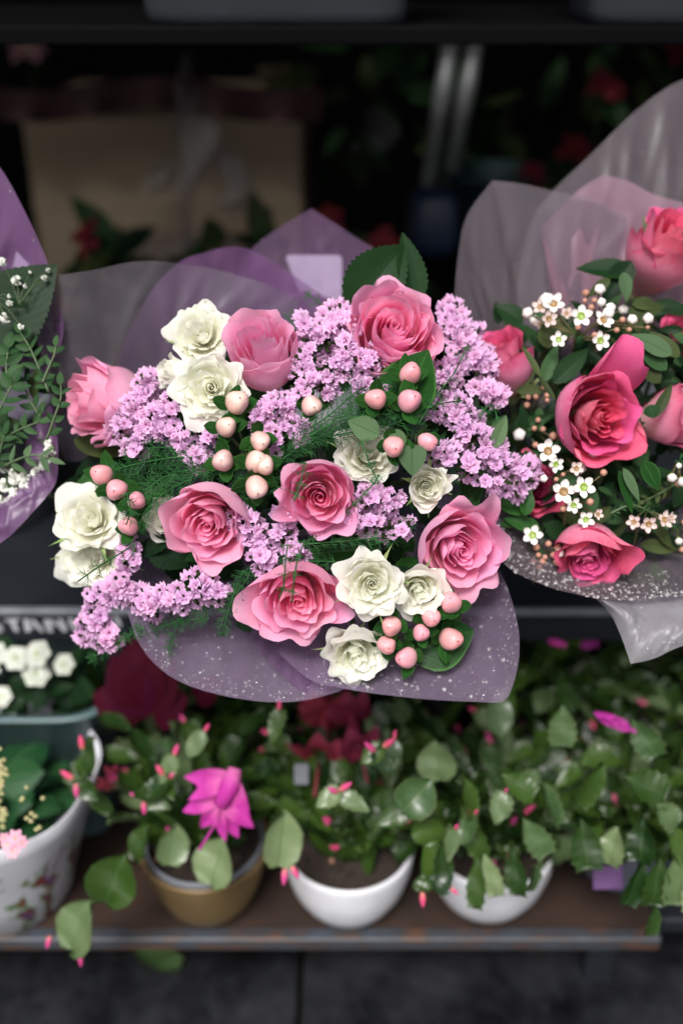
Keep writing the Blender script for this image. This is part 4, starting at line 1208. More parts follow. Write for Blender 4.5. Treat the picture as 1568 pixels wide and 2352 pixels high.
rl(1245, 880, 1280, 790, 34, 'pist_leaf', 'narrow leaf under the round waxflower', dd=0.004)
rl(1270, 880, 1350, 800, 50, 'rose_leaf', 'dark serrated leaf left of the tall upright petal', serr=0.05, dd=0.004)
rl(1240, 865, 1202, 790, 16, 'olive_leaf', 'long green sepal lying across the side-on rose', dd=-0.035, curl=0.4)
rl(1275, 920, 1230, 850, 14, 'olive_leaf', 'narrow stalk-like leaf below the side-on rose', dd=-0.02)
rl(1500, 960, 1545, 880, 26, 'olive_leaf', 'olive leaf right of the big deep pink rose', dd=-0.014)
rl(1490, 930, 1500, 960, 40, 'pist_leaf', 'round leaf right of the big deep pink rose', dd=-0.012)
rl(1180, 890, 1230, 850, 30, 'olive_leaf', 'dim olive leaf below the side-on rose', dd=0.016)
rl(1175, 1150, 1230, 1105, 36, 'glossy_leaf', 'fresh green leaf at the left rim of the wet film, upper', dd=-0.01)
rl(1240, 1215, 1160, 1190, 36, 'glossy_leaf', 'fresh green leaf at the left rim of the wet film, lower', dd=-0.014)
rl(1210, 1180, 1120, 1140, 34, 'glossy_leaf', 'fresh green leaf at the left rim of the wet film, next to the pink rose', dd=-0.018)
rl(1205, 1185, 1215, 1120, 34, 'glossy_leaf', 'fresh green leaf standing up by the left small deep pink rose', dd=-0.018)
rl(1200, 1190, 1150, 1205, 30, 'glossy_leaf', 'fresh green leaf pointing left onto the wet film', dd=-0.012)
rl(1255, 1200, 1300, 1240, 44, 'rose_leaf', 'dark leaf left of the dewy rose', dd=0.0)
rl(1325, 1195, 1315, 1235, 16, 'glossy_leaf', 'small bright sepal above the dewy rose', dd=-0.012)
rl(1420, 1080, 1455, 1180, 22, 'glossy_leaf', 'long narrow leaf above the faded waxflowers', dd=-0.014)
rl(1430, 1075, 1470, 1150, 24, 'grey_leaf', 'pale narrow leaf above the faded waxflowers', dd=-0.018)
rl(1475, 1060, 1515, 1125, 42, 'glossy_leaf', 'oval green leaf right of the pale narrow leaf', dd=-0.014)
rl(1440, 1120, 1520, 1160, 44, 'rose_leaf', 'dark oval leaf behind the faded waxflowers', dd=0.0)
rl(1500, 1200, 1545, 1260, 26, 'olive_leaf', 'thin olive leaf below the faded waxflowers', dd=-0.002)
rl(1470, 1250, 1560, 1262, 34, 'olive_leaf', 'grey olive leaf right of the dewy rose', dd=0.0)
rl(1490, 1300, 1530, 1335, 30, 'glossy_leaf', 'small green leaf right below the dewy rose', dd=-0.002)
rl(1440, 1330, 1520, 1325, 26, 'olive_leaf', 'flat leaf on the wet film right of the dewy rose', dd=0.01)
rl(1130, 1010, 1160, 955, 34, 'grey_leaf', 'pale leaf pair left of the brown buds', dd=-0.02)
rgf = random.Random(15)
frr = empty('inner_foliage', P(1400, 1000, 0.95), 'olive and dark green leaves filling the gaps of the right bouquet', 'foliage')
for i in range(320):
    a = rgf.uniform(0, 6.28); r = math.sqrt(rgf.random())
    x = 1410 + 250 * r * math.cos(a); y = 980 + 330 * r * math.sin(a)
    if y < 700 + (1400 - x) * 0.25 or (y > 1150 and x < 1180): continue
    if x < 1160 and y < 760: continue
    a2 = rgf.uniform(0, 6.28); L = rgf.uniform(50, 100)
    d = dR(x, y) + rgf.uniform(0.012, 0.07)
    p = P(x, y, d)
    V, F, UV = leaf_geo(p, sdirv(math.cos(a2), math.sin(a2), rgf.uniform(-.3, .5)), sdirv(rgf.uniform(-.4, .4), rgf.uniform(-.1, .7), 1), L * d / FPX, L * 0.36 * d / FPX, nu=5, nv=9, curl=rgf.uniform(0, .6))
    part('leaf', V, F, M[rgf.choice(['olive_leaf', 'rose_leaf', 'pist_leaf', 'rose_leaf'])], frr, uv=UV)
leafy_sprig([(1400, 1180), (1450, 1160), (1500, 1180)], dR, 'needle-leaved green twig above the faded waxflowers', 41, mat='pist_leaf', L=14, W=5, n=9, dd=-0.012)
leafy_sprig([(1568, 1100), (1520, 1130), (1480, 1150)], dR, 'thin olive sprig at the right photo edge', 42, mat='olive_leaf', L=26, W=10, n=5, dd=-0.004)

# ---- film of the right bouquet
FG2 = 'film sheets round the right bouquet'
film('wrapping_film', [(1180, 760, .88), (1190, 640, .885), (1215, 520, .89), (1270, 437, .89), (1350, 360, .89), (1450, 262, .89), (1530, 202, .89), (1590, 178, .89), (1680, 180, .89)],
     [(1300, 900, .90), (1350, 880, .90), (1400, 880, .90), (1450, 870, .90), (1500, 860, .9), (1550, 850, .9), (1680, 850, .9)], M['film_rose'], 'tall clear film sheet rising to the right photo edge behind the right bouquet', FG2, seed=11, wr=0.0018,
     drops=[(0.1, 0.9, 0.02, 0.6, 18, 0.0011)])
film('wrapping_film', [(1040, 790, .84), (1042, 700, .845), (1050, 600, .85), (1070, 500, .855), (1130, 414, .86), (1130, 414, .86), (1130, 414, .86), (1200, 422, .86), (1280, 440, .865), (1370, 462, .87), (1440, 500, .875)],
     [(1180, 1000, .87), (1200, 960, .88), (1230, 930, .89), (1260, 910, .89), (1300, 900, .89), (1350, 900, .89)], M['film_rose'], 'clear film sheet with a rounded tip between the middle and the right bouquet', FG2, seed=12, wr=0.0018,
     drops=[(0.05, 0.8, 0.02, 0.6, 34, 0.0011)])
film('wrapping_film', [(1288, 780, .862), (1262, 650, .865), (1242, 520, .87), (1242, 520, .87), (1242, 520, .87), (1290, 475, .872), (1330, 435, .872), (1384, 402, .872), (1384, 402, .872), (1384, 402, .872), (1440, 415, .875), (1510, 450, .878), (1600, 470, .88), (1700, 480, .88)],
     [(1330, 880, .88), (1350, 870, .88), (1380, 860, .89), (1420, 850, .89), (1460, 850, .89), (1500, 850, .89), (1560, 850, .89)], M['film_pink'], 'milky pink film sheet with a notched top behind the right bouquet', FG2, seed=13, wr=0.0018)
film('wrapping_film', [(1110, 1110, .79), (1117, 1190, .775), (1130, 1260, .765), (1172, 1308, .76), (1250, 1345, .757), (1310, 1362, .755), (1370, 1374, .754), (1450, 1378, .754), (1520, 1372, .754), (1600, 1362, .754), (1720, 1340, .754)],
     [(1240, 1060, .86), (1270, 1080, .86), (1300, 1100, .87), (1340, 1120, .87), (1380, 1130, .88), (1420, 1140, .88), (1460, 1140, .88), (1560, 1140, .88)], M['film_rose'], 'rain-soaked film rim under the right bouquet, crowded with drops', FG2, seed=14, wr=0.003, bulge=-0.008,
     drops=[(0.04, 0.9, 0.01, 0.22, 900, 0.0017), (0.1, 0.9, 0.0, 0.14, 380, 0.0026), (0.05, 0.4, 0.1, 0.6, 420, 0.0012)])
film('wrapping_film', [(1368, 1376, .765), (1400, 1410, .757), (1425, 1460, .75), (1447, 1525, .742), (1447, 1525, .742), (1447, 1525, .742), (1500, 1513, .742), (1550, 1490, .742), (1620, 1465, .742), (1700, 1440, .745)],
     [(1372, 1372, .768), (1400, 1374, .768), (1440, 1377, .768), (1490, 1375, .768), (1540, 1370, .768), (1600, 1362, .768), (1650, 1355, .768), (1700, 1345, .768)], M['film_pale'], 'pale shiny film flap folded down at the lower right of the right bouquet', FG2, seed=15, wr=0.0015, bulge=0.012,
     drops=[(0.2, 0.95, 0.05, 0.9, 160, 0.0015)])

# ------------------------------------------------------------ left bouquet
FG3 = 'film sheets round the left bouquet'
film('wrapping_film', [(-160, 250, .80), (-80, 300, .80), (0, 384, .80), (50, 470, .80), (85, 545, .80), (112, 610, .80), (130, 680, .80), (146, 740, .80), (140, 790, .80), (118, 840, .80), (110, 900, .81)],
     [(-160, 900, .86), (-140, 900, .86), (-120, 900, .86), (-100, 900, .86), (-80, 900, .86), (-60, 910, .86), (-40, 920, .86), (-20, 940, .86), (0, 950, .86), (10, 960, .86), (20, 980, .86)], M['film_purple'], 'purple film sheet curling up at the left photo edge', FG3, seed=21, wr=0.003,
     drops=[(0.2, 0.8, 0.02, 0.5, 14, 0.0012)])
film('wrapping_film', [(118, 930, .80), (130, 990, .79), (134, 1050, .785), (128, 1110, .78), (90, 1160, .775), (40, 1215, .77), (0, 1248, .77), (-80, 1290, .77), (-200, 1320, .78)],
     [(60, 1010, .80), (55, 1060, .80), (40, 1110, .80), (10, 1140, .80), (-30, 1160, .80), (-60, 1180, .80), (-100, 1190, .81), (-160, 1200, .81), (-220, 1200, .81)], M['film_purple'], 'purple film fold under the left bouquet', FG3, seed=22, wr=0.002, bulge=0.012)
sl = MB()
tv = [P(38, 577, .83), P(72, 612, .83), P(30, 616, .83)]
sl.add(tv + [v + FWD * 0.0006 for v in tv], [(0, 1, 2), (5, 4, 3), (0, 3, 4, 1), (1, 4, 5, 2), (2, 5, 3, 0)])
sl.solo('paper_label', M['label_paper'], 'white label corner showing through the purple film at the left', 'label', smooth=False)
GLL = 'greens in the left bouquet'
leaf_px(-60, 790, 122, 610, .782, 190, M['rose_leaf'], name='leaf', label='large dark serrated rose leaf against the purple film at the far left', group='leaves in the left bouquet', serr=0.04, nser=20, shape=0.65, fold=0.1, face=(.1, .1, 1), curl=0.1)
leaf_px(-20, 700, 60, 800, .784, 130, M['rose_leaf'], name='leaf', label='dark leaf below the large serrated one at the far left', group='leaves in the left bouquet', serr=0.04)
LS = lambda pts, label, seed, **k: leafy_sprig(pts, dL, label, seed, group=GLL, **k)
LS([(112, 900), (92, 850), (70, 800), (48, 765)], 'pistacia sprig rising over the purple film at the left', 51, L=36, W=15, n=6, dd=-0.012)
LS([(98, 880), (110, 850), (125, 815), (128, 795)], 'pistacia sprig with bronze young tip, touching the clear film', 52, L=30, W=14, n=3, dd=-0.014)
LS([(108, 1010), (125, 960), (140, 915), (140, 885)], 'pistacia sprig lying over the sideways pink rose', 53, L=34, W=17, n=4, dd=-0.035)
LS([(20, 900), (15, 850), (20, 800)], 'pistacia sprig at the left photo edge', 54, L=44, W=26, n=4, dd=-0.010, mat='pist_leaf')
LS([(-10, 960), (10, 920), (30, 880)], 'round-leaved sprig at the left photo edge', 55, L=44, W=24, n=3, dd=-0.012)
LS([(95, 960), (70, 920), (50, 870), (40, 840)], 'shaded pistacia sprig in the middle of the left greens', 56, L=36, W=16, n=6, dd=-0.002)
LS([(-10, 1020), (20, 1000), (60, 980), (90, 970)], 'dark willow-like sprig under the left greens', 57, L=44, W=16, n=5, dd=-0.004)
LS([(10, 1070), (50, 1052), (80, 1045), (112, 1053)], 'long pale green leaf sprig above the purple fold', 58, L=40, W=14, n=3, dd=-0.012, mat='grey_leaf')
LS([(-10, 1080), (0, 1040), (10, 1000)], 'leaf sprig at the left edge near the gypsophila', 59, L=40, W=15, n=4, dd=-0.008)
rgf = random.Random(25)
frl = empty('inner_foliage', P(0, 950, 0.93), 'dark green leaves filling the gaps of the left bouquet', 'foliage')
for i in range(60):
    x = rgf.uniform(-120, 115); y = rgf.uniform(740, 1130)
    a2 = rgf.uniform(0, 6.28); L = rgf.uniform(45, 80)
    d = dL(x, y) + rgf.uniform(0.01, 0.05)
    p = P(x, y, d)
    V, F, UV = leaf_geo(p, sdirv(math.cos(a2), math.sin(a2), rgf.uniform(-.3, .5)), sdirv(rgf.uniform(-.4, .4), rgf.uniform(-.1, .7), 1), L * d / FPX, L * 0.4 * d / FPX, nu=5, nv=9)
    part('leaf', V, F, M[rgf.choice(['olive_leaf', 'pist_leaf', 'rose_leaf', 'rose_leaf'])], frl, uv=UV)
def gyp_mesh(seed):
    rg = random.Random(seed); mb = MB()
    for i in range(26):
        a = rg.uniform(0, 6.28); e = math.acos(rg.uniform(-0.2, 1))
        dr = Vector((math.sin(e) * math.cos(a), math.sin(e) * math.sin(a), math.cos(e)))
        V, F, UV = leaf_geo(dr * 0.25, dr, dr.orthogonal() + Vector((rg.uniform(-.5, .5),) * 3), 0.8, 0.7, fold=0.4, curl=0.7, shape=1.3, nu=3, nv=5)
        mb.add(V, F, UV)
    mb.lathe([(0.0, -1.1), (0.3, -0.9), (0.45, -0.4), (0.2, 0)], n=7, m=1)
    return mesh('blossom', mb.V, mb.F, [M['gyp'], M['sepal']], uv=mb.UV, mi=mb.mi)
GYP = [gyp_mesh(i) for i in range(3)]
def gypsophila(hub, pts, label, seed, dd=-0.02):
    rg = random.Random(seed)
    hp = P(hub[0], hub[1], dL(*hub) + dd)
    root = empty('gypsophila_sprig', hp, label, "baby's breath", 'gypsophila sprigs')
    mb = MB()
    for (x, y, r) in pts:
        d = dL(x, y) + dd
        p = P(x, y, d)
        s = r * d / FPX
        link('blossom', rg.choice(GYP), root, MW[root.name].inverted() @ (Matrix.Translation(p) @ frame(sdirv(rg.uniform(-.5, .5), rg.uniform(-.5, .5), 1)).to_4x4() @ Matrix.Scale(s, 4)))
        mb.tube(catmull([hp, hp.lerp(p, .5) + UP * 0.003, p], 6), 0.0004, 4)
    mb.part('stem', M['stem'], root)
gypsophila((45, 700), [(6, 602, 11), (39, 645, 13), (59, 657, 6), (111, 621, 6), (102, 639, 8), (70, 625, 4)], 'thin gypsophila sprig over the large dark leaf at the far left, upper', 61)
gypsophila((-10, 690), [(23, 697, 9), (12, 731, 14), (49, 750, 8), (22, 680, 5)], 'thin gypsophila sprig over the large dark leaf at the far left, lower', 62)
gypsophila((20, 1130), [(8, 1075, 14), (35, 1100, 16), (60, 1095, 15), (85, 1085, 14), (100, 1070, 12), (12, 1115, 18), (40, 1130, 18), (70, 1118, 15), (5, 1150, 16), (25, 1150, 14), (115, 1030, 12), (105, 1045, 10), (20, 985, 7), (85, 1105, 12), (55, 1112, 12), (30, 1085, 10)], 'dense white gypsophila clump above the purple fold', 63, dd=0.0)
gypsophila((90, 1010), [(112, 1018, 10), (120, 1040, 9), (108, 1035, 9), (116, 1058, 8)], 'small gypsophila tuft beneath the sideways pink rose', 64, dd=0.004)
# ------------------------------------------------------------ stand: shelves, ground, room behind
M['steel'] = plain('dark painted steel', (0.016, 0.018, 0.024), (0.010, 0.012, 0.016), 0.42, 14, spec=0.3)
M['black_steel'] = plain('black painted steel', (0.002, 0.002, 0.0025), (0.0015, 0.0015, 0.002), 0.6, 14, spec=0.05)
M['edge_highlight'] = plain('steel edge highlight', (0.20, 0.22, 0.25), (0.10, 0.11, 0.13), 0.45, 40)  # paler than the shelf: the highlight along its edge, put into the colour
M['rust_board'] = plain('rusty brown board', (0.060, 0.032, 0.021), (0.030, 0.019, 0.015), 0.55, 18, bmp=0.4)
m, nt_, b = newmat('rusty lip')
nz = noise_tex(nt_, 22, 5, 'Object', (1, 1, 4))
c = ramp(nt_, nz, [(0.40, (0.035, 0.042, 0.055)), (0.52, (0.030, 0.030, 0.034)), (0.62, (0.075, 0.034, 0.02)), (0.75, (0.045, 0.024, 0.015))])
nt_.links.new(c, b.inputs['Base Color']); b.inputs['Roughness'].default_value = 0.5
M['rust_lip'] = m
M['chalk'] = plain('white chalk paint', (0.62, 0.62, 0.64), (0.35, 0.36, 0.38), 0.8, 260)
m, nt_, b = newmat('wet dark paving')
n1 = noise_tex(nt_, 9, 6, 'Object', None, 0.62)
n2 = noise_tex(nt_, 60, 4, 'Object')
f = math_n(nt_, 'ADD', math_n(nt_, 'MULTIPLY', n1, 0.8), math_n(nt_, 'MULTIPLY', n2, 0.25))
c = ramp(nt_, f, [(0.36, (0.003, 0.003, 0.0035)), (0.50, (0.014, 0.015, 0.017)), (0.70, (0.036, 0.038, 0.042))])
nt_.links.new(c, b.inputs['Base Color'])
rr = ramp(nt_, n1, [(0.3, (0.28,) * 3), (0.65, (0.7,) * 3)])
nt_.links.new(rr, b.inputs['Roughness'])
bump(nt_, b, f, 0.5, 0.003)
b.inputs['Specular IOR Level'].default_value = 0.3
M['paving'] = m
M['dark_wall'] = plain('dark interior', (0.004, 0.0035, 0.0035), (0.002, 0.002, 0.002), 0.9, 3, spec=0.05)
M['cardboard'] = plain('cardboard', (0.24, 0.185, 0.12), (0.19, 0.145, 0.095), 0.8, 4)
M['crate_dark'] = plain('dark plastic', (0.006, 0.006, 0.006), None, 0.7, 10, spec=0.1)
M['plastic_sheet'] = film_mat('white plastic sheet', (0.26, 0.28, 0.27), 0.36)
M['zinc'] = plain('galvanised rail', (0.17, 0.18, 0.18), (0.10, 0.11, 0.11), 0.4, 14, metal=0.3)
M['blue_tape'] = plain('blue wrap', (0.006, 0.018, 0.045), None, 0.5, 20)
M['bucket_clear'] = film_mat('smoky bucket plastic', (0.05, 0.06, 0.065), 0.62, 0.18)
M['bucket_grey'] = plain('grey bucket', (0.12, 0.13, 0.14), (0.09, 0.10, 0.11), 0.5, 10)
M['teal'] = plain('teal container', (0.16, 0.27, 0.28), (0.11, 0.19, 0.20), 0.4, 10)
M['dark_teal'] = plain('dark teal container', (0.008, 0.025, 0.024), None, 0.4, 10)
M['white_glaze'] = plain('white glazed pot', (0.79, 0.80, 0.85), (0.66, 0.66, 0.69), 0.32, 26, coat=0.15)
M['bronze_glaze'] = plain('olive bronze pot', (0.22, 0.145, 0.055), (0.17, 0.11, 0.045), 0.38, 8, metal=0.25, coat=0.1)
M['grey_liner'] = plain('grey plastic liner', (0.12, 0.13, 0.15), None, 0.5, 10)
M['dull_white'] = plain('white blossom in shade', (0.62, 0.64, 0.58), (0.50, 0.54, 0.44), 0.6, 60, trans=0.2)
M['slate'] = plain('slate blue pot', (0.10, 0.11, 0.14), None, 0.5, 10)
M['soil'] = plain('potting soil', (0.035, 0.022, 0.015), (0.010, 0.007, 0.005), 0.95, 160, bmp=1.0)
M['cactus'] = leaf_mat('cactus segment', (0.012, 0.045, 0.008), (0.075, 0.15, 0.022), (0.07, 0.15, 0.045), 0.33, 0.06, spec=0.4, rand=0.75, veins=0.0, edge=(0.06, 0.13, 0.03))
M['cactus_pale'] = leaf_mat('pale cactus segment', (0.06, 0.13, 0.04), (0.24, 0.33, 0.15), (0.13, 0.22, 0.08), 0.33, 0.06, spec=0.4, rand=0.75, veins=0.0, edge=(0.14, 0.17, 0.07))
M['magenta'] = petal_mat('magenta petal', (0.70, 0.16, 0.42), (0.44, 0.015, 0.28), (0.52, 0.03, 0.34), (0.66, 0.15, 0.5), 0.25)
M['bud_pink'] = petal_mat('cactus bud', (0.75, 0.3, 0.2), (0.74, 0.06, 0.24), (0.76, 0.08, 0.32), (0.8, 0.2, 0.3), 0.2, 0.4)
M['red_petal'] = petal_mat('dark red petal', (0.16, 0.012, 0.02), (0.18, 0.014, 0.03), (0.24, 0.03, 0.06), (0.3, 0.10, 0.16), 0.2)
M['burgundy'] = petal_mat('burgundy leaf', (0.09, 0.003, 0.022), (0.12, 0.004, 0.03), (0.15, 0.006, 0.04), (0.16, 0.01, 0.05), 0.1)
M['dark_red_cloth'] = plain('dark red cloth', (0.03, 0.004, 0.007), (0.018, 0.003, 0.004), 0.8, 8)
M['dim_red'] = petal_mat('dim red bract', (0.14, 0.015, 0.02), (0.15, 0.018, 0.03), (0.14, 0.02, 0.035), (0.18, 0.04, 0.06), 0.2)
for kk in ('burgundy', 'red_petal', 'dim_red'): M[kk].node_tree.nodes['Principled BSDF'].inputs['Specular IOR Level'].default_value = 0.05
M['kal_leaf'] = leaf_mat('kalanchoe leaf', (0.012, 0.06, 0.022), (0.035, 0.12, 0.04), (0.06, 0.15, 0.06), 0.25, 0.08, spec=0.6, veins=0.0)
M['cream_bud'] = plain('cream bud', (0.45, 0.36, 0.20), (0.26, 0.30, 0.12), 0.5, 120)
M['soft_pink'] = petal_mat('soft pink small petal', (0.9, 0.75, 0.5), (0.90, 0.42, 0.55), (0.90, 0.48, 0.62), (0.9, 0.6, 0.7), 0.3)
M['tag_lilac'] = plain('purple plant tag', (0.16, 0.06, 0.22), None, 0.5, 20)
M['jeans'] = M['steel']

def structure(mb, name, mat, **k):
    o = mb.solo(name, mat, **k); o['kind'] = 'structure'; return o

# paving slabs on a dark bed
g = MB(); g.box((0, 2.0, -0.03), (6, 5.0, 0.02)); structure(g, 'ground', M['dark_wall'], smooth=False)
slab_x = onZ(690, 2260, 0.0).x
g = MB()
for i in range(-4, 5):
    for j in range(-2, 3):
        g.box((slab_x + 0.25 + i * 0.5, 0.66 + j * 0.5 - 0.02, -0.005), (0.2475, 0.2475, 0.012), bev=0.003)
structure(g, 'pavement', M['paving'], smooth=False)

# lower board with a rusty lip
ZB = 0.130
FB = onZ(700, 2150, ZB).y
XR = onZ(1514, 2150, ZB).x
sh = empty('display_shelf', (0, FB, 0.0), 'low rusty brown plant shelf with a steel front lip, just above the paving', 'shelf')
g = MB(); g.box(((XR - 1.4) / 2, FB + 0.33 + 0.008, ZB - 0.006), ((XR + 1.4) / 2, 0.33, 0.006), bev=0.001); g.part('board', M['rust_board'], sh, smooth=False)
g = MB(); g.box(((XR - 1.4) / 2, FB, ZB - 0.0045), ((XR + 1.4) / 2, 0.0072, 0.0088), bev=0.002); g.part('front_lip', M['rust_lip'], sh, smooth=False)
for xx in (-0.9, XR - 0.04):
    g = MB(); g.box((xx, FB + 0.05, ZB / 2 - 0.006), (0.016, 0.016, ZB / 2 - 0.008), bev=0.002); g.part('leg', M['steel'], sh, smooth=False)
sh2 = MB(); sh2.box((XR + 0.62, FB + 0.36, ZB - 0.018), (0.61, 0.335, 0.010), bev=0.002)
sh2.solo('display_shelf', M['steel'], 'dark steel shelf continuing at the lower right corner, past the rusty one', 'shelf', smooth=False)

# middle shelf with lettering
ZM = 1 - 0.585
YM = onZ(784, 1400, ZM).y
sm = empty('bouquet_shelf', (0, YM, ZM), 'dark steel shelf with chalk lettering on its lip, right under the bouquets', 'shelf')
g = MB(); g.box((0, YM + 0.23, ZM - 0.004), (1.5, 0.226, 0.004), bev=0.001); g.part('shelf_plate', M['steel'], sm, smooth=False)
g = MB(); g.box((0, YM - 0.0015, ZM - 0.0015), (1.5, 0.0035, 0.0035), bev=0.001); g.part('shelf_edge', M['edge_highlight'], sm, smooth=False)  # edge strip coloured as a line of highlight
g = MB(); g.box((0, YM + 0.0005, ZM - 0.0215), (1.5, 0.0022, 0.0158), bev=0.0005); g.part('front_lip', M['steel'], sm, smooth=False)
# hand-painted slanting brush letters: S (cut by the photo edge) T A N I and the foot of one more
def stroke(lg, x0_, y0_, x1_, y1_, w0, w1):
    A = onY(x0_, y0_, YM - 0.0022); B = onY(x1_, y1_, YM - 0.0022)
    pl = []
    n_ = 9
    for k in range(n_):
        t = k / (n_ - 1)
        c = A.lerp(B, t); w_ = (w0 + (w1 - w0) * t) * 0.00044 * (0.55 + 0.45 * math.sin(PI * min(1, max(0, t * 0.9 + 0.08))) ** 0.5)
        dv = (B - A).normalized(); sv = Vector((dv.z, 0, -dv.x))
        for sg in (-1, 1):
            pl.append(c + sv * w_ * sg * 0.5); 
    V = pl + [v + Vector((0, 0.0008, 0)) for v in pl]
    F = []
    for k in range(n_ - 1):
        a = 2 * k
        F.append((a, a + 1, a + 3, a + 2)); F.append((2 * n_ + a, 2 * n_ + a + 2, 2 * n_ + a + 3, 2 * n_ + a + 1))
    lg.add(V, F)
for letter in ([(-22, 1424, -4, 1422, 10, 8), (-22, 1426, -10, 1436, 12, 12), (-10, 1436, 6, 1444, 13, 14), (6, 1445, -18, 1451, 14, 8)],
               [(26, 1424, 40, 1451, 13, 11), (11, 1425, 46, 1424, 7, 8)],
               [(61, 1422, 65, 1451, 14, 15), (74, 1424, 99, 1451, 12, 10), (63, 1441, 84, 1441, 4, 4)],
               [(106, 1422, 117, 1452, 15, 14), (110, 1422, 137, 1439, 9, 8), (137, 1422, 150, 1451, 13, 15)],
               [(161, 1421, 175, 1449, 13, 12)], [(264, 1412, 276, 1440, 13, 12)]):
    lg = MB()
    for st_ in letter: stroke(lg, *st_)
    part('letter', lg.V, lg.F, M['chalk'], sm, smooth=False)

# top shelf
ZT = 1 - 0.0735
g = MB(); g.box((0, 1.05 + 0.2, ZT - 0.008), (1.6, 0.2, 0.008), bev=0.0015)
g.solo('top_shelf', M['black_steel'], 'black steel shelf across the top of the photo, carrying the clear buckets', 'shelf', smooth=False)
for xx, lb_ in ((-0.95, 'left'), (0.95, 'right')):
    g = MB(); g.box((xx, 1.42, 0.55), (0.02, 0.02, 0.55), bev=0.003)
    g.solo('shelf_post', M['steel'], 'black steel post holding up the %s end of the shelves' % lb_, 'post', smooth=False)
g = MB(); g.box((0, 1.47, ZT + 0.16), (1.6, 0.008, 0.14)); g.solo('darkness_sheet', M['black_steel'], 'dark sheet standing in for the darkness behind the clear buckets at the top', 'panel', smooth=False)  # black sheet added in place of plain darkness behind the buckets

def tub(name, mat, cx, cy, zb, wb, wt, h, dep, label, cat='bucket', thick=0.004, n=4, group=None):
    """rounded rectangular tub, open at the top, wider above"""
    mb = MB()
    K = 40
    def ring(wd, dp, z):
        out = []
        for i in range(K):
            a = 2 * PI * i / K
            ca, sa = math.cos(a), math.sin(a)
            e = 0.28
            out.append(Vector((cx + wd / 2 * math.copysign(abs(ca) ** e, ca), cy + dp / 2 * math.copysign(abs(sa) ** e, sa), z)))
        return out
    prof = [(0.90, 0.0), (0.97, 0.004), (1.0, 0.012), (None, 1.0)]
    rings = [ring(wb * 0.5, dep * 0.5, zb), ring(wb * 0.95, dep * 0.95, zb), ring(wb, dep, zb + 0.004), ring(wb * 1.01, dep * 1.01, zb + 0.012)]
    for q in range(1, 6):
        t = q / 5
        rings.append(ring(wb + (wt - wb) * t, dep * (1 + 0.12 * t), zb + 0.012 + (h - 0.012) * t))
    rings.append(ring(wt + 0.014, dep * 1.12 + 0.014, zb + h)); rings.append(ring(wt + 0.014, dep * 1.12 + 0.014, zb + h - 0.008))
    V = [v for r in rings for v in r]
    F = []
    for r in range(len(rings) - 1):
        for i in range(K):
            j = (i + 1) % K
            F.append((r * K + i, r * K + j, (r + 1) * K + j, (r + 1) * K + i))
    F.append(tuple(reversed(range(K))))
    mb.add(V, F)
    o = mb.solo(name, mat, label, cat, group)
    md = o.modifiers.new('wall', 'SOLIDIFY'); md.thickness = thick; md.offset = -1
    return o
yb = 1.12
# pl = onZ(330, 66, ZT + 0.0); pr = onZ(935, 66, ZT)
wL = (935 - 330) / FPX * ((Vector((0, 1.06, ZT)) - CAM).dot(FWD))
tub('flower_bucket', M['bucket_clear'], (632 - 784) / FPX * (Vector((0, 1.06, ZT)) - CAM).dot(FWD), yb, ZT + 0.001, wL, wL + 0.05, 0.2, 0.13, 'smoky clear bucket with green stems inside, at the top of the photo', group='buckets on the top shelf')
tub('flower_bucket', M['bucket_clear'], (1345 + 310 - 784) / FPX * (Vector((0, 1.06, ZT)) - CAM).dot(FWD), yb, ZT + 0.001, wL, wL + 0.05, 0.2, 0.13, 'empty greenish clear bucket at the top right corner', group='buckets on the top shelf')
for q, xx in enumerate((545, 580, 590, 612, 628)):
    g = MB()
    p = onY(xx, 30, 1.12); p.z = ZT + 0.008
    g.tube(catmull([p, p + Vector((0.002, 0.004, 0.1)), p + Vector((0.004 * (q - 2), 0, 0.26))], 6), [0.0065] * 6, 8)
    g.solo('cut_tulip', M['fern'], ['leftmost thin', 'second', 'middle', 'fourth', 'rightmost'][q] + ' green cut flower of the five in the smoky clear bucket', 'cut flower', 'cut flowers in the clear bucket')

# buckets holding the bouquets
for cx, lb_ in ((BM.x, 'middle'), (BR.x, 'right'), (BL.x, 'left')):
    g = MB()
    g.lathe([(0.0, 0.0), (0.062, 0.0), (0.068, 0.003), (0.082, 0.135), (0.086, 0.137), (0.086, 0.143), (0.078, 0.143), (0.066, 0.01), (0.0, 0.008)], (cx, 1.02, ZM + 0.0005), n=40)
    g.solo('flower_bucket', M['bucket_grey'], 'grey plastic bucket behind the %s bouquet, holding its stems' % lb_, 'bucket', 'buckets behind the bouquets')

# added out of view: wall and slab that block the sky over the stand
g = MB(); g.box((0, 1.45, 3.6), (4.0, 0.14, 1.45)); g.solo('sky_block_wall', M['dark_wall'], 'added dark wall, unseen, blocking the rear sky above the flower stand', 'light_blocker', smooth=False)
g = MB(); g.box((0, 1.02, 2.24), (3.0, 0.30, 0.02)); g.solo('sky_block_slab', M['dark_wall'], 'added dark slab, unseen, keeping skylight off the back of the flower stand', 'sky_block_slab', smooth=False)
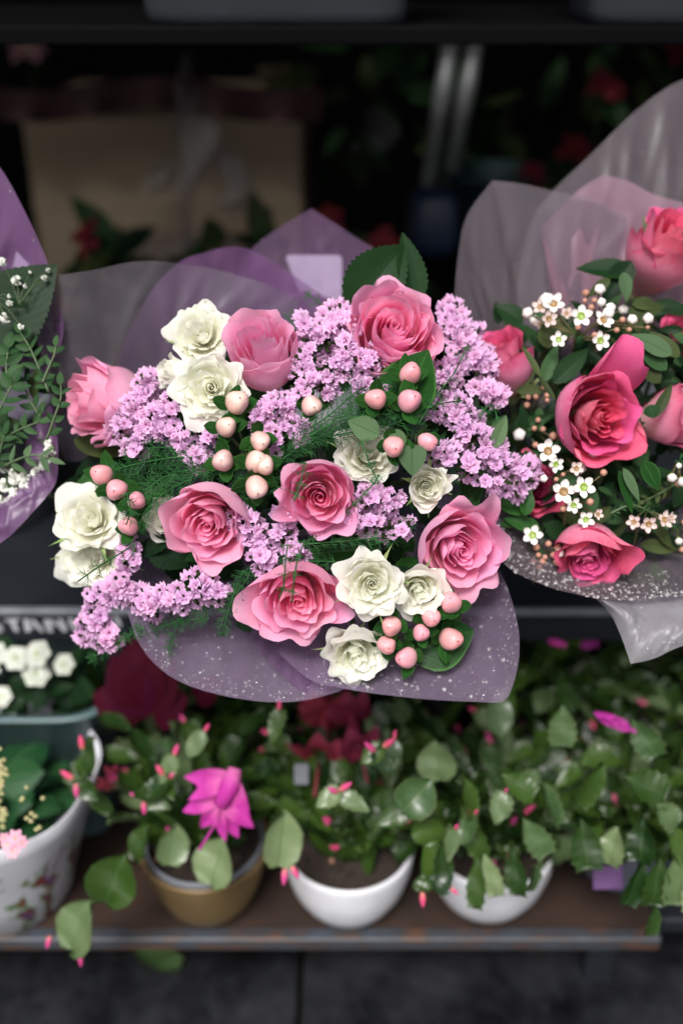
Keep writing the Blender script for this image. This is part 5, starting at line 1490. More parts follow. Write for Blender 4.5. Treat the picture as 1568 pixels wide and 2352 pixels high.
# room behind
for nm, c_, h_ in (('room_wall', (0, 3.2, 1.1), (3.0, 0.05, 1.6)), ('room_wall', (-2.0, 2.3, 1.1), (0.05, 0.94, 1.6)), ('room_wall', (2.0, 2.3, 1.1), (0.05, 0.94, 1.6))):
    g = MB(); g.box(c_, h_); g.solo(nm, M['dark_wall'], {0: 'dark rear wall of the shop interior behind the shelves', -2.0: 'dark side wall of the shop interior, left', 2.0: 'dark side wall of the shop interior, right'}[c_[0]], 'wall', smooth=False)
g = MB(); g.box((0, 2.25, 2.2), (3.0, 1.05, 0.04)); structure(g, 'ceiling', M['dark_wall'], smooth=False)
g = MB(); g.box((0, 2.42, 0.38), (1.9, 0.72, 0.02)); g.solo('back_table', M['crate_dark'], 'dark table inside the shop under the cardboard box', 'table', smooth=False)

# cardboard box with flaps
YC = 1.72
a = onY(45, 255, YC); b_ = onY(120, 1000, YC); c_ = onY(690, 290, YC)
bxx = empty('cardboard_box', Vector(((a.x + c_.x) / 2, YC, 0.40)), 'large dim cardboard box behind the shelves at the upper left', 'box')
cx = (a.x + c_.x) / 2; hw = (c_.x - a.x) / 2
top = a.z
g = MB(); g.box((cx, YC + 0.2, (top + 0.40) / 2), (hw, 0.2, (top - 0.40) / 2), bev=0.004); g.part('box_body', M['cardboard'], bxx, smooth=False)
g = MB(); g.box((cx, YC - 0.012, top + 0.002), (hw, 0.045, 0.002), rot=Matrix.Rotation(R_(-35), 3, 'X')); g.part('flap', M['cardboard'], bxx, smooth=False)
g = MB(); g.box((cx, YC - 0.0015, (top + 0.40) / 2 + 0.03), (hw, 0.0012, 0.006)); g.part('seam', M['cardboard'], bxx, smooth=False)
g = MB(); 
V = []; UV = []
for i in range(12):
    for j in range(40):
        u = j / 39; t = i / 11
        V.append(onY(-60 + 800 * u, 190 + 75 * t + 16 * math.sin(u * 9), YC - 0.10 + 0.02 * math.sin(u * 34) * t)); UV.append((u, t))
part_ = solo('red_cloth', V, grid_faces(40, 12), M['dark_red_cloth'], 'dark red cloth hanging above the cardboard box', 'cloth', uv=UV)

def strip(pts, wpx, mat, Y, label, seed=0, name='plastic_sheet'):
    """hanging crumpled strip: pts (x, y, half width)"""
    rg = random.Random(seed)
    V = []; UV = []
    n = 24
    L = catmull([Vector((p[0], p[1], p[2])) for p in pts], n)
    for i, q in enumerate(L):
        for j in range(9):
            u = -1 + j / 4
            V.append(onY(q.x + u * q.z, q.y, Y + 0.012 * math.sin(u * 3 + i * 0.3) + 0.01 * noise.noise(Vector((u * 2, i * .2, seed))))); UV.append((j / 8, i / (n - 1)))
    return solo(name, V, grid_faces(9, n), mat, label, 'plastic sheet', 'white plastic sheets', uv=UV)
strip([(430, 120, 10), (425, 200, 20), (450, 280, 48), (455, 340, 46), (440, 400, 30), (425, 460, 16), (430, 520, 14), (440, 600, 18)], 0, M['plastic_sheet'], 1.62, 'twisted white plastic strip hanging in front of the cardboard box', 1)
strip([(490, 330, 8), (520, 370, 30), (555, 430, 30), (550, 480, 60)], 0, M['plastic_sheet'], 1.64, 'short white plastic flap right of the twisted strip', 2)
strip([(390, 360, 8), (375, 400, 25), (360, 440, 45)], 0, M['plastic_sheet'], 1.66, 'faint triangular plastic flap left of the twisted strip', 3)
strip([(430, 540, 120), (400, 580, 150), (420, 640, 150)], 0, M['plastic_sheet'], 1.67, 'crumpled plastic low in front of the cardboard box', 4)
strip([(860, 250, 20), (880, 300, 40), (850, 350, 40), (820, 330, 20)], 0, M['plastic_sheet'], 1.75, 'crumpled white bag in the dark, right of the cardboard box', 5)
strip([(650, 150, 60), (670, 230, 50), (700, 280, 30)], 0, M['cardboard'], 1.80, 'brown paper fold behind the shelves near the top', 6, name='paper_sheet')
# slanting twin rails
for q, (xa, xb) in enumerate(((1040, 970), (1098, 1015))):
    g = MB()
    A = onY(xa, 60, 1.55); B = onY(xb, 510, 1.55)
    g.tube([A, A.lerp(B, 0.5), B], 0.0125, 12)
    g.solo('metal_rail', M['zinc'], ['left', 'right'][q] + ' one of two leaning pale metal rails in the dark interior', 'rail', 'leaning metal rails')
g = MB(); g.lathe([(0.0, -0.05), (0.035, -0.05), (0.042, -0.03), (0.040, 0.03), (0.03, 0.045), (0.0, 0.045)], onY(1000, 500, 1.53), n=20, wob=lambda q, z: 1 + .06 * math.sin(5 * q))
g.solo('blue_roll', M['blue_tape'], 'blue plastic wrap at the foot of the leaning rails', 'plastic wrap')
g = MB(); pt_ = onY(1135, 400, 1.55)
g.lathe([(0.0, -0.12), (0.055, -0.12), (0.075, 0.0), (0.080, 0.0), (0.080, 0.008), (0.070, 0.008), (0.05, -0.11), (0.0, -0.11)], pt_, n=30)
g.solo('plant_pot', M['dark_teal'], 'dark teal pot in the shop interior, behind the clear film', 'pot')

def dim_flower(x, y, Y, r, label, mat='dim_red', seed=0, n=7, lean=(0, .4, 1), leaves=2):
    rg = random.Random(seed)
    c = onY(x, y, Y)
    d = (c - CAM).dot(FWD)
    s = r * d / FPX
    root = empty('red_flower', c - Vector((0, 0, s * 1.2)), label, 'flower', 'dim flowers inside the shop')
    fr2 = frame(sdirv(*lean))
    for i in range(n):
        a = 2 * PI * i / n + rg.uniform(-.3, .3)
        V, F, UV = leaf_geo(c, fr2 @ Vector((math.cos(a), math.sin(a), rg.uniform(0.1, 0.7))), fr2 @ Vector((0, 0, 1)), s * rg.uniform(.8, 1.2), s * 0.62, curl=0.5, fold=0.3)
        part('petal', V, F, M[mat], root, uv=UV)
    for i in range(leaves):
        a = rg.uniform(PI, 2 * PI)
        V, F, UV = leaf_geo(c - Vector((0, 0, s * 0.5)), fr2 @ Vector((math.cos(a), math.sin(a), 0.1)), fr2 @ Vector((0, 0, 1)), s * 1.5, s * 0.9, curl=0.4)
        part('leaf', V, F, M['rose_leaf'], root, uv=UV)
    g = MB(); g.tube([c, c - Vector((0, -0.02, s * 1.5)), c - Vector((0, -0.05, s * 3))], 0.003, 6); g.part('stem', M['stem'], root)
dim_flower(205, 545, 1.40, 62, 'dim red flower pointing left in front of the cardboard box', seed=1, n=6, lean=(-.6, .3, .6))
dim_flower(1222, 405, 1.50, 45, 'dim red flower behind the clear film, lower', seed=2)
dim_flower(1320, 350, 1.50, 52, 'dim pink-red flower behind the tall film sheet', seed=3, n=8)
dim_flower(1390, 200, 1.6, 55, 'faint reddish flower in the dark at the upper right', seed=4)
dim_flower(875, 565, 1.40, 48, 'dim rosy flower behind the topmost leaf of the middle bouquet', seed=5)
dim_flower(755, 500, 1.45, 40, 'dim rosy flower behind the pointed film corner', seed=6)
dim_flower(60, 115, 1.7, 50, 'faint pale pink flower in the dark at the upper left', 'soft_pink', seed=7)
dim_flower(1555, 120, 1.6, 45, 'faint red flower in the dark at the top right edge', seed=8)
rgf = random.Random(77)
root = empty('shop_plants', onY(1300, 600, 1.8), 'dark leafy plants deep inside the shop', 'plants')
for i in range(150):
    x = rgf.choice([rgf.uniform(700, 1650), rgf.uniform(1050, 1650), rgf.uniform(240, 700)]); 
    y = rgf.uniform(90, 800) if x > 700 else rgf.uniform(560, 760)
    Y = rgf.uniform(1.6, 1.95) if x > 700 else 1.5
    p = onY(x, y, Y); a2 = rgf.uniform(0, 6.28)
    V, F, UV = leaf_geo(p, sdirv(math.cos(a2), math.sin(a2), 0.2), sdirv(rgf.uniform(-.4, .4), rgf.uniform(0, .8), 1), rgf.uniform(.05, .1), rgf.uniform(.02, .045), nu=5, nv=7)
    part('leaf', V, F, M[rgf.choice(['rose_leaf', 'olive_leaf', 'pist_leaf'])], root, uv=UV)
g = MB()
rgf = random.Random(78)

for k_, f_ in (('cactus', .48), ('cactus_pale', .52), ('burgundy', .28), ('label_paper', .9), ('tag_lilac', .6), ('bucket_grey', .8), ('kal_leaf', .6), ('white_glaze', .85), ('bronze_glaze', .8), ('rust_board', .6), ('paving', .6), ('steel', .85), ('teal', .5), ('cardboard', 1.0), ('edge_highlight', .8), ('bud_pink', .85), ('chalk', .8)):
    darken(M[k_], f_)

# ------------------------------------------------------------ pots and plants on the lower shelf
def lathe_pot(name, x, y_rim, rpx, mat, label, prof, Y=0.702, liner=None, zr=None, group='pots on the lower shelf'):
    """prof in units of the rim radius / height"""
    zrim = ZB + 0.09 if zr is None else zr
    c = onZ(x, y_rim, zrim)
    d = (c - CAM).dot(FWD)
    R = rpx * d / FPX
    base = Vector((c.x, c.y, ZB + 0.0008))
    Hh = zrim - base.z
    root = empty(name, base, label, 'pot', group)
    g = MB(); g.lathe([(r * R, z * Hh) for r, z in prof], base, n=56); g.part('pot_body', mat, root)
    g = MB()
    n = 40
    rs = R * 0.86; zs = zrim - Hh * 0.16
    V = [Vector((base.x, base.y, zs + 0.004))]; F = []
    rg = random.Random(int(x))
    for k in range(1, 8):
        for j in range(n):
            a = 2 * PI * j / n
            rr = rs * k / 7
            V.append(Vector((base.x + rr * math.cos(a), base.y + rr * math.sin(a), zs + rg.uniform(-.0022, .0022))))
    for j in range(n): F.append((0, 1 + j, 1 + (j + 1) % n))
    for k in range(6):
        for j in range(n):
            j2 = (j + 1) % n
            F.append((1 + k * n + j, 1 + (k + 1) * n + j, 1 + (k + 1) * n + j2, 1 + k * n + j2))
    g.add(V, F)
    for i in range(26):
        a = rg.uniform(0, 6.28); rr = rs * math.sqrt(rg.random()) * 0.9; s = rg.uniform(.0012, .004)
        g.lathe([(0, -s), (s, -s * .4), (s * .9, s * .5), (0, s)], (base.x + rr * math.cos(a), base.y + rr * math.sin(a), zs + 0.003), n=6, m=1 if rg.random() < .12 else 0)
    g.part('soil', [M['soil'], M['wax_bud']], root)
    if liner:
        g = MB(); g.lathe([(R * 0.90, Hh * 0.9 + 0.001), (R * 0.905, Hh * 1.04), (R * 0.87, Hh * 1.04), (R * 0.86, Hh * 0.75)], base, n=56); g.part('liner', liner, root)
    return root, base, R, zrim
bowl = [(0.0, 0.0), (0.50, 0.0), (0.56, 0.02), (0.72, 0.16), (0.88, 0.40), (0.97, 0.68), (1.0, 0.92), (1.0, 0.98), (0.985, 1.0), (0.95, 1.0), (0.935, 0.97), (0.92, 0.75), (0.85, 0.5)]
bowl2 = [(0.0, 0.0), (0.52, 0.0), (0.58, 0.02), (0.70, 0.15), (0.84, 0.42), (0.93, 0.72), (1.0, 0.97), (1.0, 1.0), (0.965, 1.0), (0.93, 0.97), (0.9, 0.7), (0.8, 0.4)]
pots = [lathe_pot('plant_pot', 470, 1925, 150, M['bronze_glaze'], 'olive bronze glazed pot with grey liner, left of the white ones', bowl2, liner=M['grey_liner']),
        lathe_pot('plant_pot', 800, 1925, 152, M['white_glaze'], 'white glazed round pot with open soil, in the middle of the low shelf', bowl),
        lathe_pot('plant_pot', 1125, 1915, 152, M['white_glaze'], 'white glazed round pot mostly overhung by cactus, right of the middle one', bowl)]

def seg_geo(base, direc, nrm, L, W, rg, curl=0.15, soft=None):
    """flat toothed cactus segment with a blunt two-horned tip"""
    d = Vector(direc).normalized(); n = Vector(nrm); n = (n - d * n.dot(d))
    n = n.normalized() if n.length > 1e-5 else d.orthogonal().normalized()
    sv = d.cross(n)
    prof = [(0, .10), (.06, .22), (.16, .44), (.26, .62), (.33, .74), (.41, .94), (.445, .84), (.54, .90), (.62, 1.06), (.655, .91), (.74, .90), (.82, 1.03), (.85, .84), (.91, .72), (1.0, .82), (.985, .50), (.955, .15)]
    if soft is None: soft = rg.random() < 0.15
    if soft: prof = [(0, .12), (.06, .30), (.14, .52), (.24, .74), (.34, .90), (.39, .97), (.42, .94), (.52, 1.0), (.62, 1.02), (.65, .97), (.74, .93), (.82, .86), (.845, .78), (.90, .64), (.955, .52), (.975, .40), (.955, .15)]
    V = []; UV = []
    th = 0.0012
    us = (-1, -0.6, -0.12, 0.12, 0.6, 1)
    tw = rg.uniform(-.4, .4)
    for sgn in (1, -1):
        for (t, w_) in prof:
            a = curl * t
            c = d * (math.sin(a) / max(curl, 1e-3) if curl > 1e-3 else t) * L - n * ((1 - math.cos(a)) / max(curl, 1e-3)) * L
            s2 = sv * math.cos(tw * t) + n * math.sin(tw * t)
            for u in us:
                tt = th * (1 - abs(u)) + (0.0014 if abs(u) < 0.2 else 0)
                V.append(Vector(base) + c + s2 * (u * w_ * W * 0.5) + n * (sgn * tt + 0.22 * W * abs(u) ** 1.4 + 0.03 * W * math.sin(t * 11 + u * 2)))
                UV.append((0.5 + 0.5 * u, t))
    nr = len(prof); k = len(us)
    F = grid_faces(k, nr) + [tuple(reversed(f)) for f in grid_faces(k, nr, nr * k)]
    tip = Vector(base) + d * (math.sin(curl) / curl) * L - n * ((1 - math.cos(curl)) / curl) * L
    nd = d * math.cos(curl) - n * math.sin(curl)
    nn = n * math.cos(curl) + d * math.sin(curl)
    return V, F, UV, tip, nd, nn

def bud_geo(mb, p, d, s, m=0):
    fr2 = frame(d) if abs(d.dot(RIGHT)) < 0.99 else Matrix.Identity(3)
    mb.lathe([(0.25 * s, 0), (0.42 * s, .3 * s), (0.5 * s, .9 * s), (0.34 * s, 1.6 * s), (0.05 * s, 2.2 * s)], p, rot=fr2, n=8, m=m)

def cactus(base, R, zr, label, seed, nb=34, reach=0.11, up=0.10, buds=0.25, group='Christmas cactus plants', pale=0.35, azr=(0, 6.28), droop=1.0, seglen=0.036, bias=(0, 0), elr=(20, 82)):
    rg = random.Random(seed)
    root = empty('cactus_plant', Vector((base.x, base.y, zr - 0.012)), label, 'cactus', group)
    for i in range(nb):
        a = azr[0] + (azr[1] - azr[0]) * (i + rg.random()) / nb
        el = R_(rg.uniform(*elr))
        p = Vector((base.x + R * 0.35 * math.cos(a) * rg.random(), base.y + R * 0.35 * math.sin(a) * rg.random(), zr - 0.012))
        ns = rg.choice([3, 4, 4, 5])
        mb = MB()
        mat_i = 1 if rg.random() < pale else 0
        d = Vector((math.cos(a) * math.cos(el) + bias[0], math.sin(a) * math.cos(el) + bias[1], math.sin(el))).normalized()
        n = (Vector((0, 0, 1)) - d * d.z)
        n = n.normalized() if n.length > 1e-3 else Vector((0, -1, 0))
        n = (n + Vector((rg.uniform(-1, 1), rg.uniform(-1, 1), rg.uniform(-.3, .3))) * 0.7).normalized()
        for k in range(ns):
            L = seglen * rg.uniform(0.8, 1.2); W = L * rg.uniform(0.52, 0.70)
            V, F, UV, tip, nd, nn = seg_geo(p, d, n, L, W, rg, curl=rg.uniform(0.05, 0.45))
            if tip.z < ZB + 0.045 or tip.y < FB + 0.005: break
            mb.add(V, F, UV, 1 if (k >= ns - 2 and mat_i) else 0)
            p = tip - nd * 0.0015
            d = (nd + Vector((0, 0, -0.22 * droop * rg.random() * (1 + k))) + Vector((rg.uniform(-.35, .35), rg.uniform(-.35, .35), 0))).normalized()
            n = (nn + Vector((rg.uniform(-.5, .5), rg.uniform(-.5, .5), rg.uniform(-.2, .2)))).normalized()
        if not mb.V: continue
        br = mb.part('branch', [M['cactus'], M['cactus_pale']], root)
        MW[br.name] = MW[root.name]
        if rg.random() < buds:
            b2 = MB()
            for q in range(rg.choice([1, 2, 2])):
                bud_geo(b2, p, (d + Vector((rg.uniform(-.6, .6), rg.uniform(-.6, .6), rg.uniform(-.3, .5)))).normalized(), rg.uniform(0.0035, 0.0065))
            b2.part('bud', M['bud_pink'], br)
    return root

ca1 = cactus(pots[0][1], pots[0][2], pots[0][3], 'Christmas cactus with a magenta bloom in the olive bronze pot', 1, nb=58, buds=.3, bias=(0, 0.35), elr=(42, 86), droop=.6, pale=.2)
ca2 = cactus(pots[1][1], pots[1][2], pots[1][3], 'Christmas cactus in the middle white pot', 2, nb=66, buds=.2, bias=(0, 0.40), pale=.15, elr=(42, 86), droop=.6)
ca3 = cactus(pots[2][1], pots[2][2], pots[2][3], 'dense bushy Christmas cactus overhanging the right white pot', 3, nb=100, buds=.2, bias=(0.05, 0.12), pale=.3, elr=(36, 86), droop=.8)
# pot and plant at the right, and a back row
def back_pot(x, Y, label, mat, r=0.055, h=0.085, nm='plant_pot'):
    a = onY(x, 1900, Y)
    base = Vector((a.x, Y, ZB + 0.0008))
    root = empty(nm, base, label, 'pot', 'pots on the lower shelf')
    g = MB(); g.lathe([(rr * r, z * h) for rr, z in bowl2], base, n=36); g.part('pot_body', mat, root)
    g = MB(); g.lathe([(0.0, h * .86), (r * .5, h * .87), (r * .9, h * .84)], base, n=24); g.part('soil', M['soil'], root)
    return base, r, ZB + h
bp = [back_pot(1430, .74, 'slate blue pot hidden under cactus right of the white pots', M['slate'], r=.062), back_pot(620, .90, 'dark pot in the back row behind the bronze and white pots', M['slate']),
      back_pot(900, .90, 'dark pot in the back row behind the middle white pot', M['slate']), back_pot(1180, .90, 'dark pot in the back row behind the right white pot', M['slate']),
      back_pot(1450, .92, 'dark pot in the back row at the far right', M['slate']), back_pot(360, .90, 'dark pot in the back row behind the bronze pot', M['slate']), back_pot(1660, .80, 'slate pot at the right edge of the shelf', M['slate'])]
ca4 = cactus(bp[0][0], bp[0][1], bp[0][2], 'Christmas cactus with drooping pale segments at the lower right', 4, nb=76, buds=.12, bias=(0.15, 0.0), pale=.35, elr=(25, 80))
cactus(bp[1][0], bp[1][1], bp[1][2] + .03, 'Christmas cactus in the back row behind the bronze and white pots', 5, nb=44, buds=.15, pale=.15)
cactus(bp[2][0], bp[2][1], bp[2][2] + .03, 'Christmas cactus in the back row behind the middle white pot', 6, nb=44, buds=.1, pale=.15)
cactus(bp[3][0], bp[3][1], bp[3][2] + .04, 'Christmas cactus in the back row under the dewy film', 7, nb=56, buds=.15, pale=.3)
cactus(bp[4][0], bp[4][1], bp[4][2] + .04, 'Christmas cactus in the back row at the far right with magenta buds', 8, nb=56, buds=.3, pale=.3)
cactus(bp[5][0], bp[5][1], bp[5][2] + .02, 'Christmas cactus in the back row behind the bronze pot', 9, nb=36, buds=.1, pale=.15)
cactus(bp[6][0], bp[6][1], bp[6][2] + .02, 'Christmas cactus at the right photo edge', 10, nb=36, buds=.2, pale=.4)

# hand-placed foreground branches of the bronze-pot cactus
def placed_branch(root, items, seed=0, name='branch', soft=None, wf=.8):
    """items: (x0, y0, x1, y1, depth, width px, pale)"""
    rg = random.Random(seed)
    mb = MB()
    for (x0_, y0_, x1_, y1_, d, wp, pale) in items:
        A = P(x0_, y0_, d); B = P(x1_, y1_, d - 0.004)
        V, F, UV, tip, nd, nn = seg_geo(A, B - A, sdirv(rg.uniform(-.9, .9), rg.uniform(-.2, .9), 1), (B - A).length, wp * wf * d / FPX, rg, curl=rg.uniform(.1, .5), soft=soft)
        mb.add(V, F, UV, pale)
    return mb.part(name, [M['cactus'], M['cactus_pale']], root)
placed_branch(ca1, [(345, 1900, 300, 1985, .925, 75, 0), (290, 1960, 235, 2085, .905, 125, 0), (215, 2070, 150, 2195, .885, 125, 1)], seed=1, soft=True, wf=.95)
br_ = placed_branch(ca1, [(400, 1890, 385, 1990, .915, 80, 1)], seed=2, soft=True, wf=.95)
placed_branch(ca1, [(520, 1925, 480, 2040, .905, 115, 1)], seed=3, soft=True, wf=.95)
placed_branch(ca1, [(215, 1690, 200, 1790, .91, 52, 0), (200, 1790, 250, 1880, .92, 50, 0)], seed=4, soft=True, wf=.95)
rg5 = random.Random(5)
A = onZ(300, 2178, .018); B = onZ(412, 2222, .018)
V, F, UV, *_r = seg_geo(A, B - A, Vector((0.1, -.1, 1)), (B - A).length, .03, rg5, curl=.1)
solo('fallen_leaf', V, F, M['cactus_pale'], 'pale cactus segment fallen on the paving below the bronze pot', 'leaf', uv=UV)
placed_branch(ca2, [(650, 1860, 640, 2000, .875, 100, 1)], seed=6, soft=True, wf=.95)
placed_branch(ca2, [(960, 1870, 1010, 1940, .88, 90, 0), (1000, 1880, 990, 2050, .885, 60, 0)], seed=7, soft=True, wf=.95)
placed_branch(ca3, [(1060, 1850, 1110, 1980, .885, 70, 0), (1100, 1970, 1090, 2090, .875, 60, 0)], seed=8)
placed_branch(ca3, [(1110, 1960, 1140, 2060, .88, 65, 1)], seed=9)
placed_branch(ca3, [(990, 1790, 920, 1870, .86, 100, 1)], seed=10, soft=True, wf=.95)
placed_branch(ca3, [(1290, 1620, 1290, 1720, .90, 85, 1)], seed=11)
placed_branch(ca3, [(1150, 1690, 1140, 1600, .93, 70, 1)], seed=12, soft=True, wf=.95)
placed_branch(ca2, [(1000, 1700, 1010, 1800, .90, 95, 1)], seed=13, soft=True, wf=.95)
for q, it in enumerate([[(1330, 1880, 1350, 2000, .875, 95, 0)], [(1420, 1900, 1400, 1990, .87, 90, 1)], [(1480, 1880, 1470, 1985, .87, 90, 0), (1470, 1980, 1440, 2085, .862, 80, 0)], [(1510, 1970, 1500, 2090, .862, 85, 0), (1500, 2080, 1490, 2150, .856, 60, 0)], [(1550, 1960, 1545, 2090, .862, 80, 1)],
                        [(1430, 1790, 1540, 1830, .87, 110, 0)], [(1500, 1850, 1560, 1900, .866, 90, 1)], [(1380, 1750, 1330, 1860, .875, 90, 0)], [(1530, 1900, 1600, 2000, .866, 85, 0), (1600, 1990, 1590, 2100, .86, 80, 1)], [(1450, 1650, 1510, 1740, .90, 85, 1)]]):
    placed_branch(ca4, it, seed=30 + q)
for q, it in enumerate([[(1200, 1880, 1260, 1970, .875, 80, 1)], [(1180, 1950, 1190, 2060, .872, 70, 0)], [(1230, 1990, 1220, 2050, .872, 60, 1)], [(1010, 1930, 1020, 2040, .88, 70, 0)], [(1060, 1790, 1090, 1880, .87, 80, 0)], [(1150, 1780, 1230, 1830, .87, 80, 0)], [(1240, 1800, 1290, 1900, .868, 80, 1)]]):
    placed_branch(ca3, it, seed=50 + q)
def bud_at(root, items, d=0.9):
    for (x, y, dx, dy, s) in items:
        b2 = MB(); bud_geo(b2, P(x, y, d), sdirv(dx, dy, .2), s * d / FPX)
        rb = random.Random(int(x * 7 + y)); q = math.hypot(dx, dy); L_ = rb.uniform(60, 85)
        if (x, y) not in ((190, 1720), (115, 2150), (185, 2190), (655, 1995), (670, 1990)):
            k_ = 1 if dy > -.3 else .55
            placed_branch(root, [(x - dx / q * L_, y + dy / q * L_ * k_, x, y - 2, d + .003, rb.uniform(48, 66), rb.random() < .3)], seed=int(x + y), soft=None, wf=.9)
        b2.part('bud', M['bud_pink'], root)
bud_at(ca1, [(190, 1720, -.1, 1, 16), (170, 1790, -.8, .6, 17), (175, 1800, .1, -1, 15), (330, 1840, .1, -1, 14), (325, 1830, -.8, .3, 13), (400, 1735, .3, .8, 14), (375, 1780, -.4, .7, 14), (385, 1790, .5, .5, 12), (115, 2150, -.2, -1, 13), (185, 2190, .1, -1, 13), (470, 1680, .3, .5, 11)], .895)
bud_at(ca2, [(655, 1995, -.1, -1, 17), (670, 1990, .5, -.8, 15), (780, 1815, .7, .5, 16), (775, 1820, -.3, .2, 14), (860, 1725, -.3, .3, 17), (880, 1715, .8, .6, 16), (905, 1695, .1, .8, 10), (640, 1630, .1, .7, 13)], .87)
bud_at(ca3, [(970, 2050, 0, -1, 15), (1035, 2040, .4, -.3, 10), (1045, 1905, .1, .3, 9), (1090, 1870, .1, .3, 8), (940, 1860, .2, .1, 11), (1160, 1820, .1, .3, 9)], .87)

def cactus_bloom(root, x, y, d, s, lean, seed, mat='magenta', n=9, name='blossom', tiers=2, wf=.42):
    rg = random.Random(seed)
    c = P(x, y, d); s = s * d / FPX
    fr2 = frame(sdirv(*lean))
    mb = MB()
    for tr in range(tiers):
        o = fr2 @ Vector((0, 0, (0.55 if tr == 0 else -0.75) * s))
        for i in range(n):
            a = 2 * PI * i / n + rg.uniform(-.2, .2) + tr
            V, F, UV = leaf_geo(c + o, fr2 @ Vector((math.cos(a), math.sin(a), 0.9 if tr == 0 else .5)), fr2 @ Vector((math.cos(a) * -.6, math.sin(a) * -.6, 1)), s * rg.uniform(.85, 1.2), s * wf, fold=0.2, curl=1.3, shape=0.8, nu=5, nv=9)
            mb.add(V, F, UV)
    mb.lathe([(0.12 * s, -1.7 * s), (.2 * s, -1.2 * s), (.17 * s, -.4 * s), (.24 * s, .4 * s), (.1 * s, .7 * s)], c, rot=fr2, n=10)
    mb.tube([c, c + fr2 @ Vector((0, 0, 2.0 * s))], 0.04 * s, 5)
    mb.part(name, M[mat], root)
def big_bloom(root, x, y, d, px):
    rg = random.Random(8)
    s = px * d / FPX
    mb = MB()
    c = P(x, y, d)
    for (fx, fy, tx, ty, wd, cu) in [(540, 1785, 425, 1790, 70, .5), (540, 1785, 560, 1890, 62, .5), (520, 1800, 440, 1830, 60, .3), (500, 1840, 420, 1860, 58, .6), (500, 1845, 465, 1905, 62, .5), (505, 1845, 510, 1930, 56, .3), (510, 1845, 580, 1895, 66, .5), (505, 1840, 545, 1925, 60, .4), (520, 1800, 545, 1860, 60, .2), (505, 1840, 455, 1800, 46, .4)]:
        A = P(fx, fy, d); B = P(tx, ty, d - rg.uniform(0, .012))
        V, F, UV = leaf_geo(A, B - A, sdirv(rg.uniform(-.5, .5), rg.uniform(0, .8), 1), (B - A).length * 1.1, wd * .62 * d / FPX, fold=.35, curl=cu, shape=.75)
        mb.add(V, F, UV)
    mb.tube([P(540, 1765, d), P(530, 1800, d - .004), P(505, 1850, d - .004)], [.006, .009, .007], 10)
    mb.tube([P(505, 1850, d - .004), P(490, 1900, d - .015), P(458, 1952, d - .015)], [.0012, .001, .0014], 5)
    mb.part('blossom', M['magenta'], root)
big_bloom(ca1, 500, 1840, .885, 72)
def long_bloom(root, x0_, y0_, x1_, y1_, d, wp, seed=0):
    rg = random.Random(seed); mb = MB()
    A = P(x0_, y0_, d); B = P(x1_, y1_, d - .004); L = (B - A).length
    dv = (B - A).normalized(); u_ = dv.cross(FWD).normalized()
    for i in range(11):
        a = 2 * PI * i / 11
        o = u_ * math.cos(a) + dv.cross(u_) * math.sin(a)
        V, F, UV = leaf_geo(A + dv * L * (.25 * (i % 3) / 2), dv + o * .16, o, L * rg.uniform(.65, .8), wp * d / FPX * .6, fold=-.35, curl=rg.uniform(-.1, .3), shape=.8, nu=5, nv=9)
        mb.add(V, F, UV)
    mb.tube([A - dv * L * .25, A, A + dv * L * .5], [.0025, .0035, .004], 8)
    mb.part('blossom', M['magenta'], root)
long_bloom(ca3, 1450, 1676, 1365, 1638, .90, 50)
long_bloom(ca3, 1290, 1480, 1255, 1470, 1.02, 30, 1)
cactus_bloom(ca1, 250, 1790, .97, 28, (-.2, -.3, 1), 3, 'red_petal', n=5)
cactus_bloom(ca2, 740, 1690, 1.0, 80, (-.1, -.7, .8), 4, 'red_petal', n=7, wf=.7)
cactus_bloom(ca2, 815, 1680, 1.0, 70, (.2, -.7, .8), 5, 'red_petal', n=7, wf=.7)
cactus_bloom(ca3, 1350, 1450, 1.05, 34, (-.2, .7, .6), 6)
# purple tag by the right pot
g = MB(); p = P(1395, 2015, .93); g.box(p, (0.014, 0.001, 0.011), rot=Matrix.Rotation(R_(-35), 3, 'X'), bev=0.0005)
g.solo('plant_tag', M['tag_lilac'], 'purple plastic tag under the cactus at the lower right', 'tag', smooth=False)
g = MB(); p = P(692, 1778, .955); g.box(p, (0.007, 0.001, 0.010), rot=Matrix.Rotation(R_(-30), 3, 'X'), bev=0.0005)
g.solo('plant_tag', M['grey_liner'], 'small pale plant tag between cactus segments of the middle pot', 'tag', smooth=False)
g = MB(); p = onZ(1232, 2163, 0.012)
for q in range(3): 
    V, F, UV = leaf_geo(p, Vector((math.cos(q * 2), math.sin(q * 2), .2)), Vector((0, 0, 1)), .014, .012, fold=.3); g.add(V, F, UV)
g.solo('fallen_petal', M['soft_pink'], 'tiny pale pink petal fallen on the dark paving', 'petal')
# burgundy leaves behind
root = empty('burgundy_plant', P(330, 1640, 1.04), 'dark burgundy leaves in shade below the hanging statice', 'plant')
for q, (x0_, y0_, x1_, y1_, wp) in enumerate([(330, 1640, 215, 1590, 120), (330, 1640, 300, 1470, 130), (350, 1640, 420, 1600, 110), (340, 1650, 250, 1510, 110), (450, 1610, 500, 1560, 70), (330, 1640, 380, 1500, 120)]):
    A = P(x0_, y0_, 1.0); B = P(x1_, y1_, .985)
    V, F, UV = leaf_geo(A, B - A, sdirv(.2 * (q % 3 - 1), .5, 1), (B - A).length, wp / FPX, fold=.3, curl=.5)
    part('leaf', V, F, M['burgundy'], root, uv=UV)

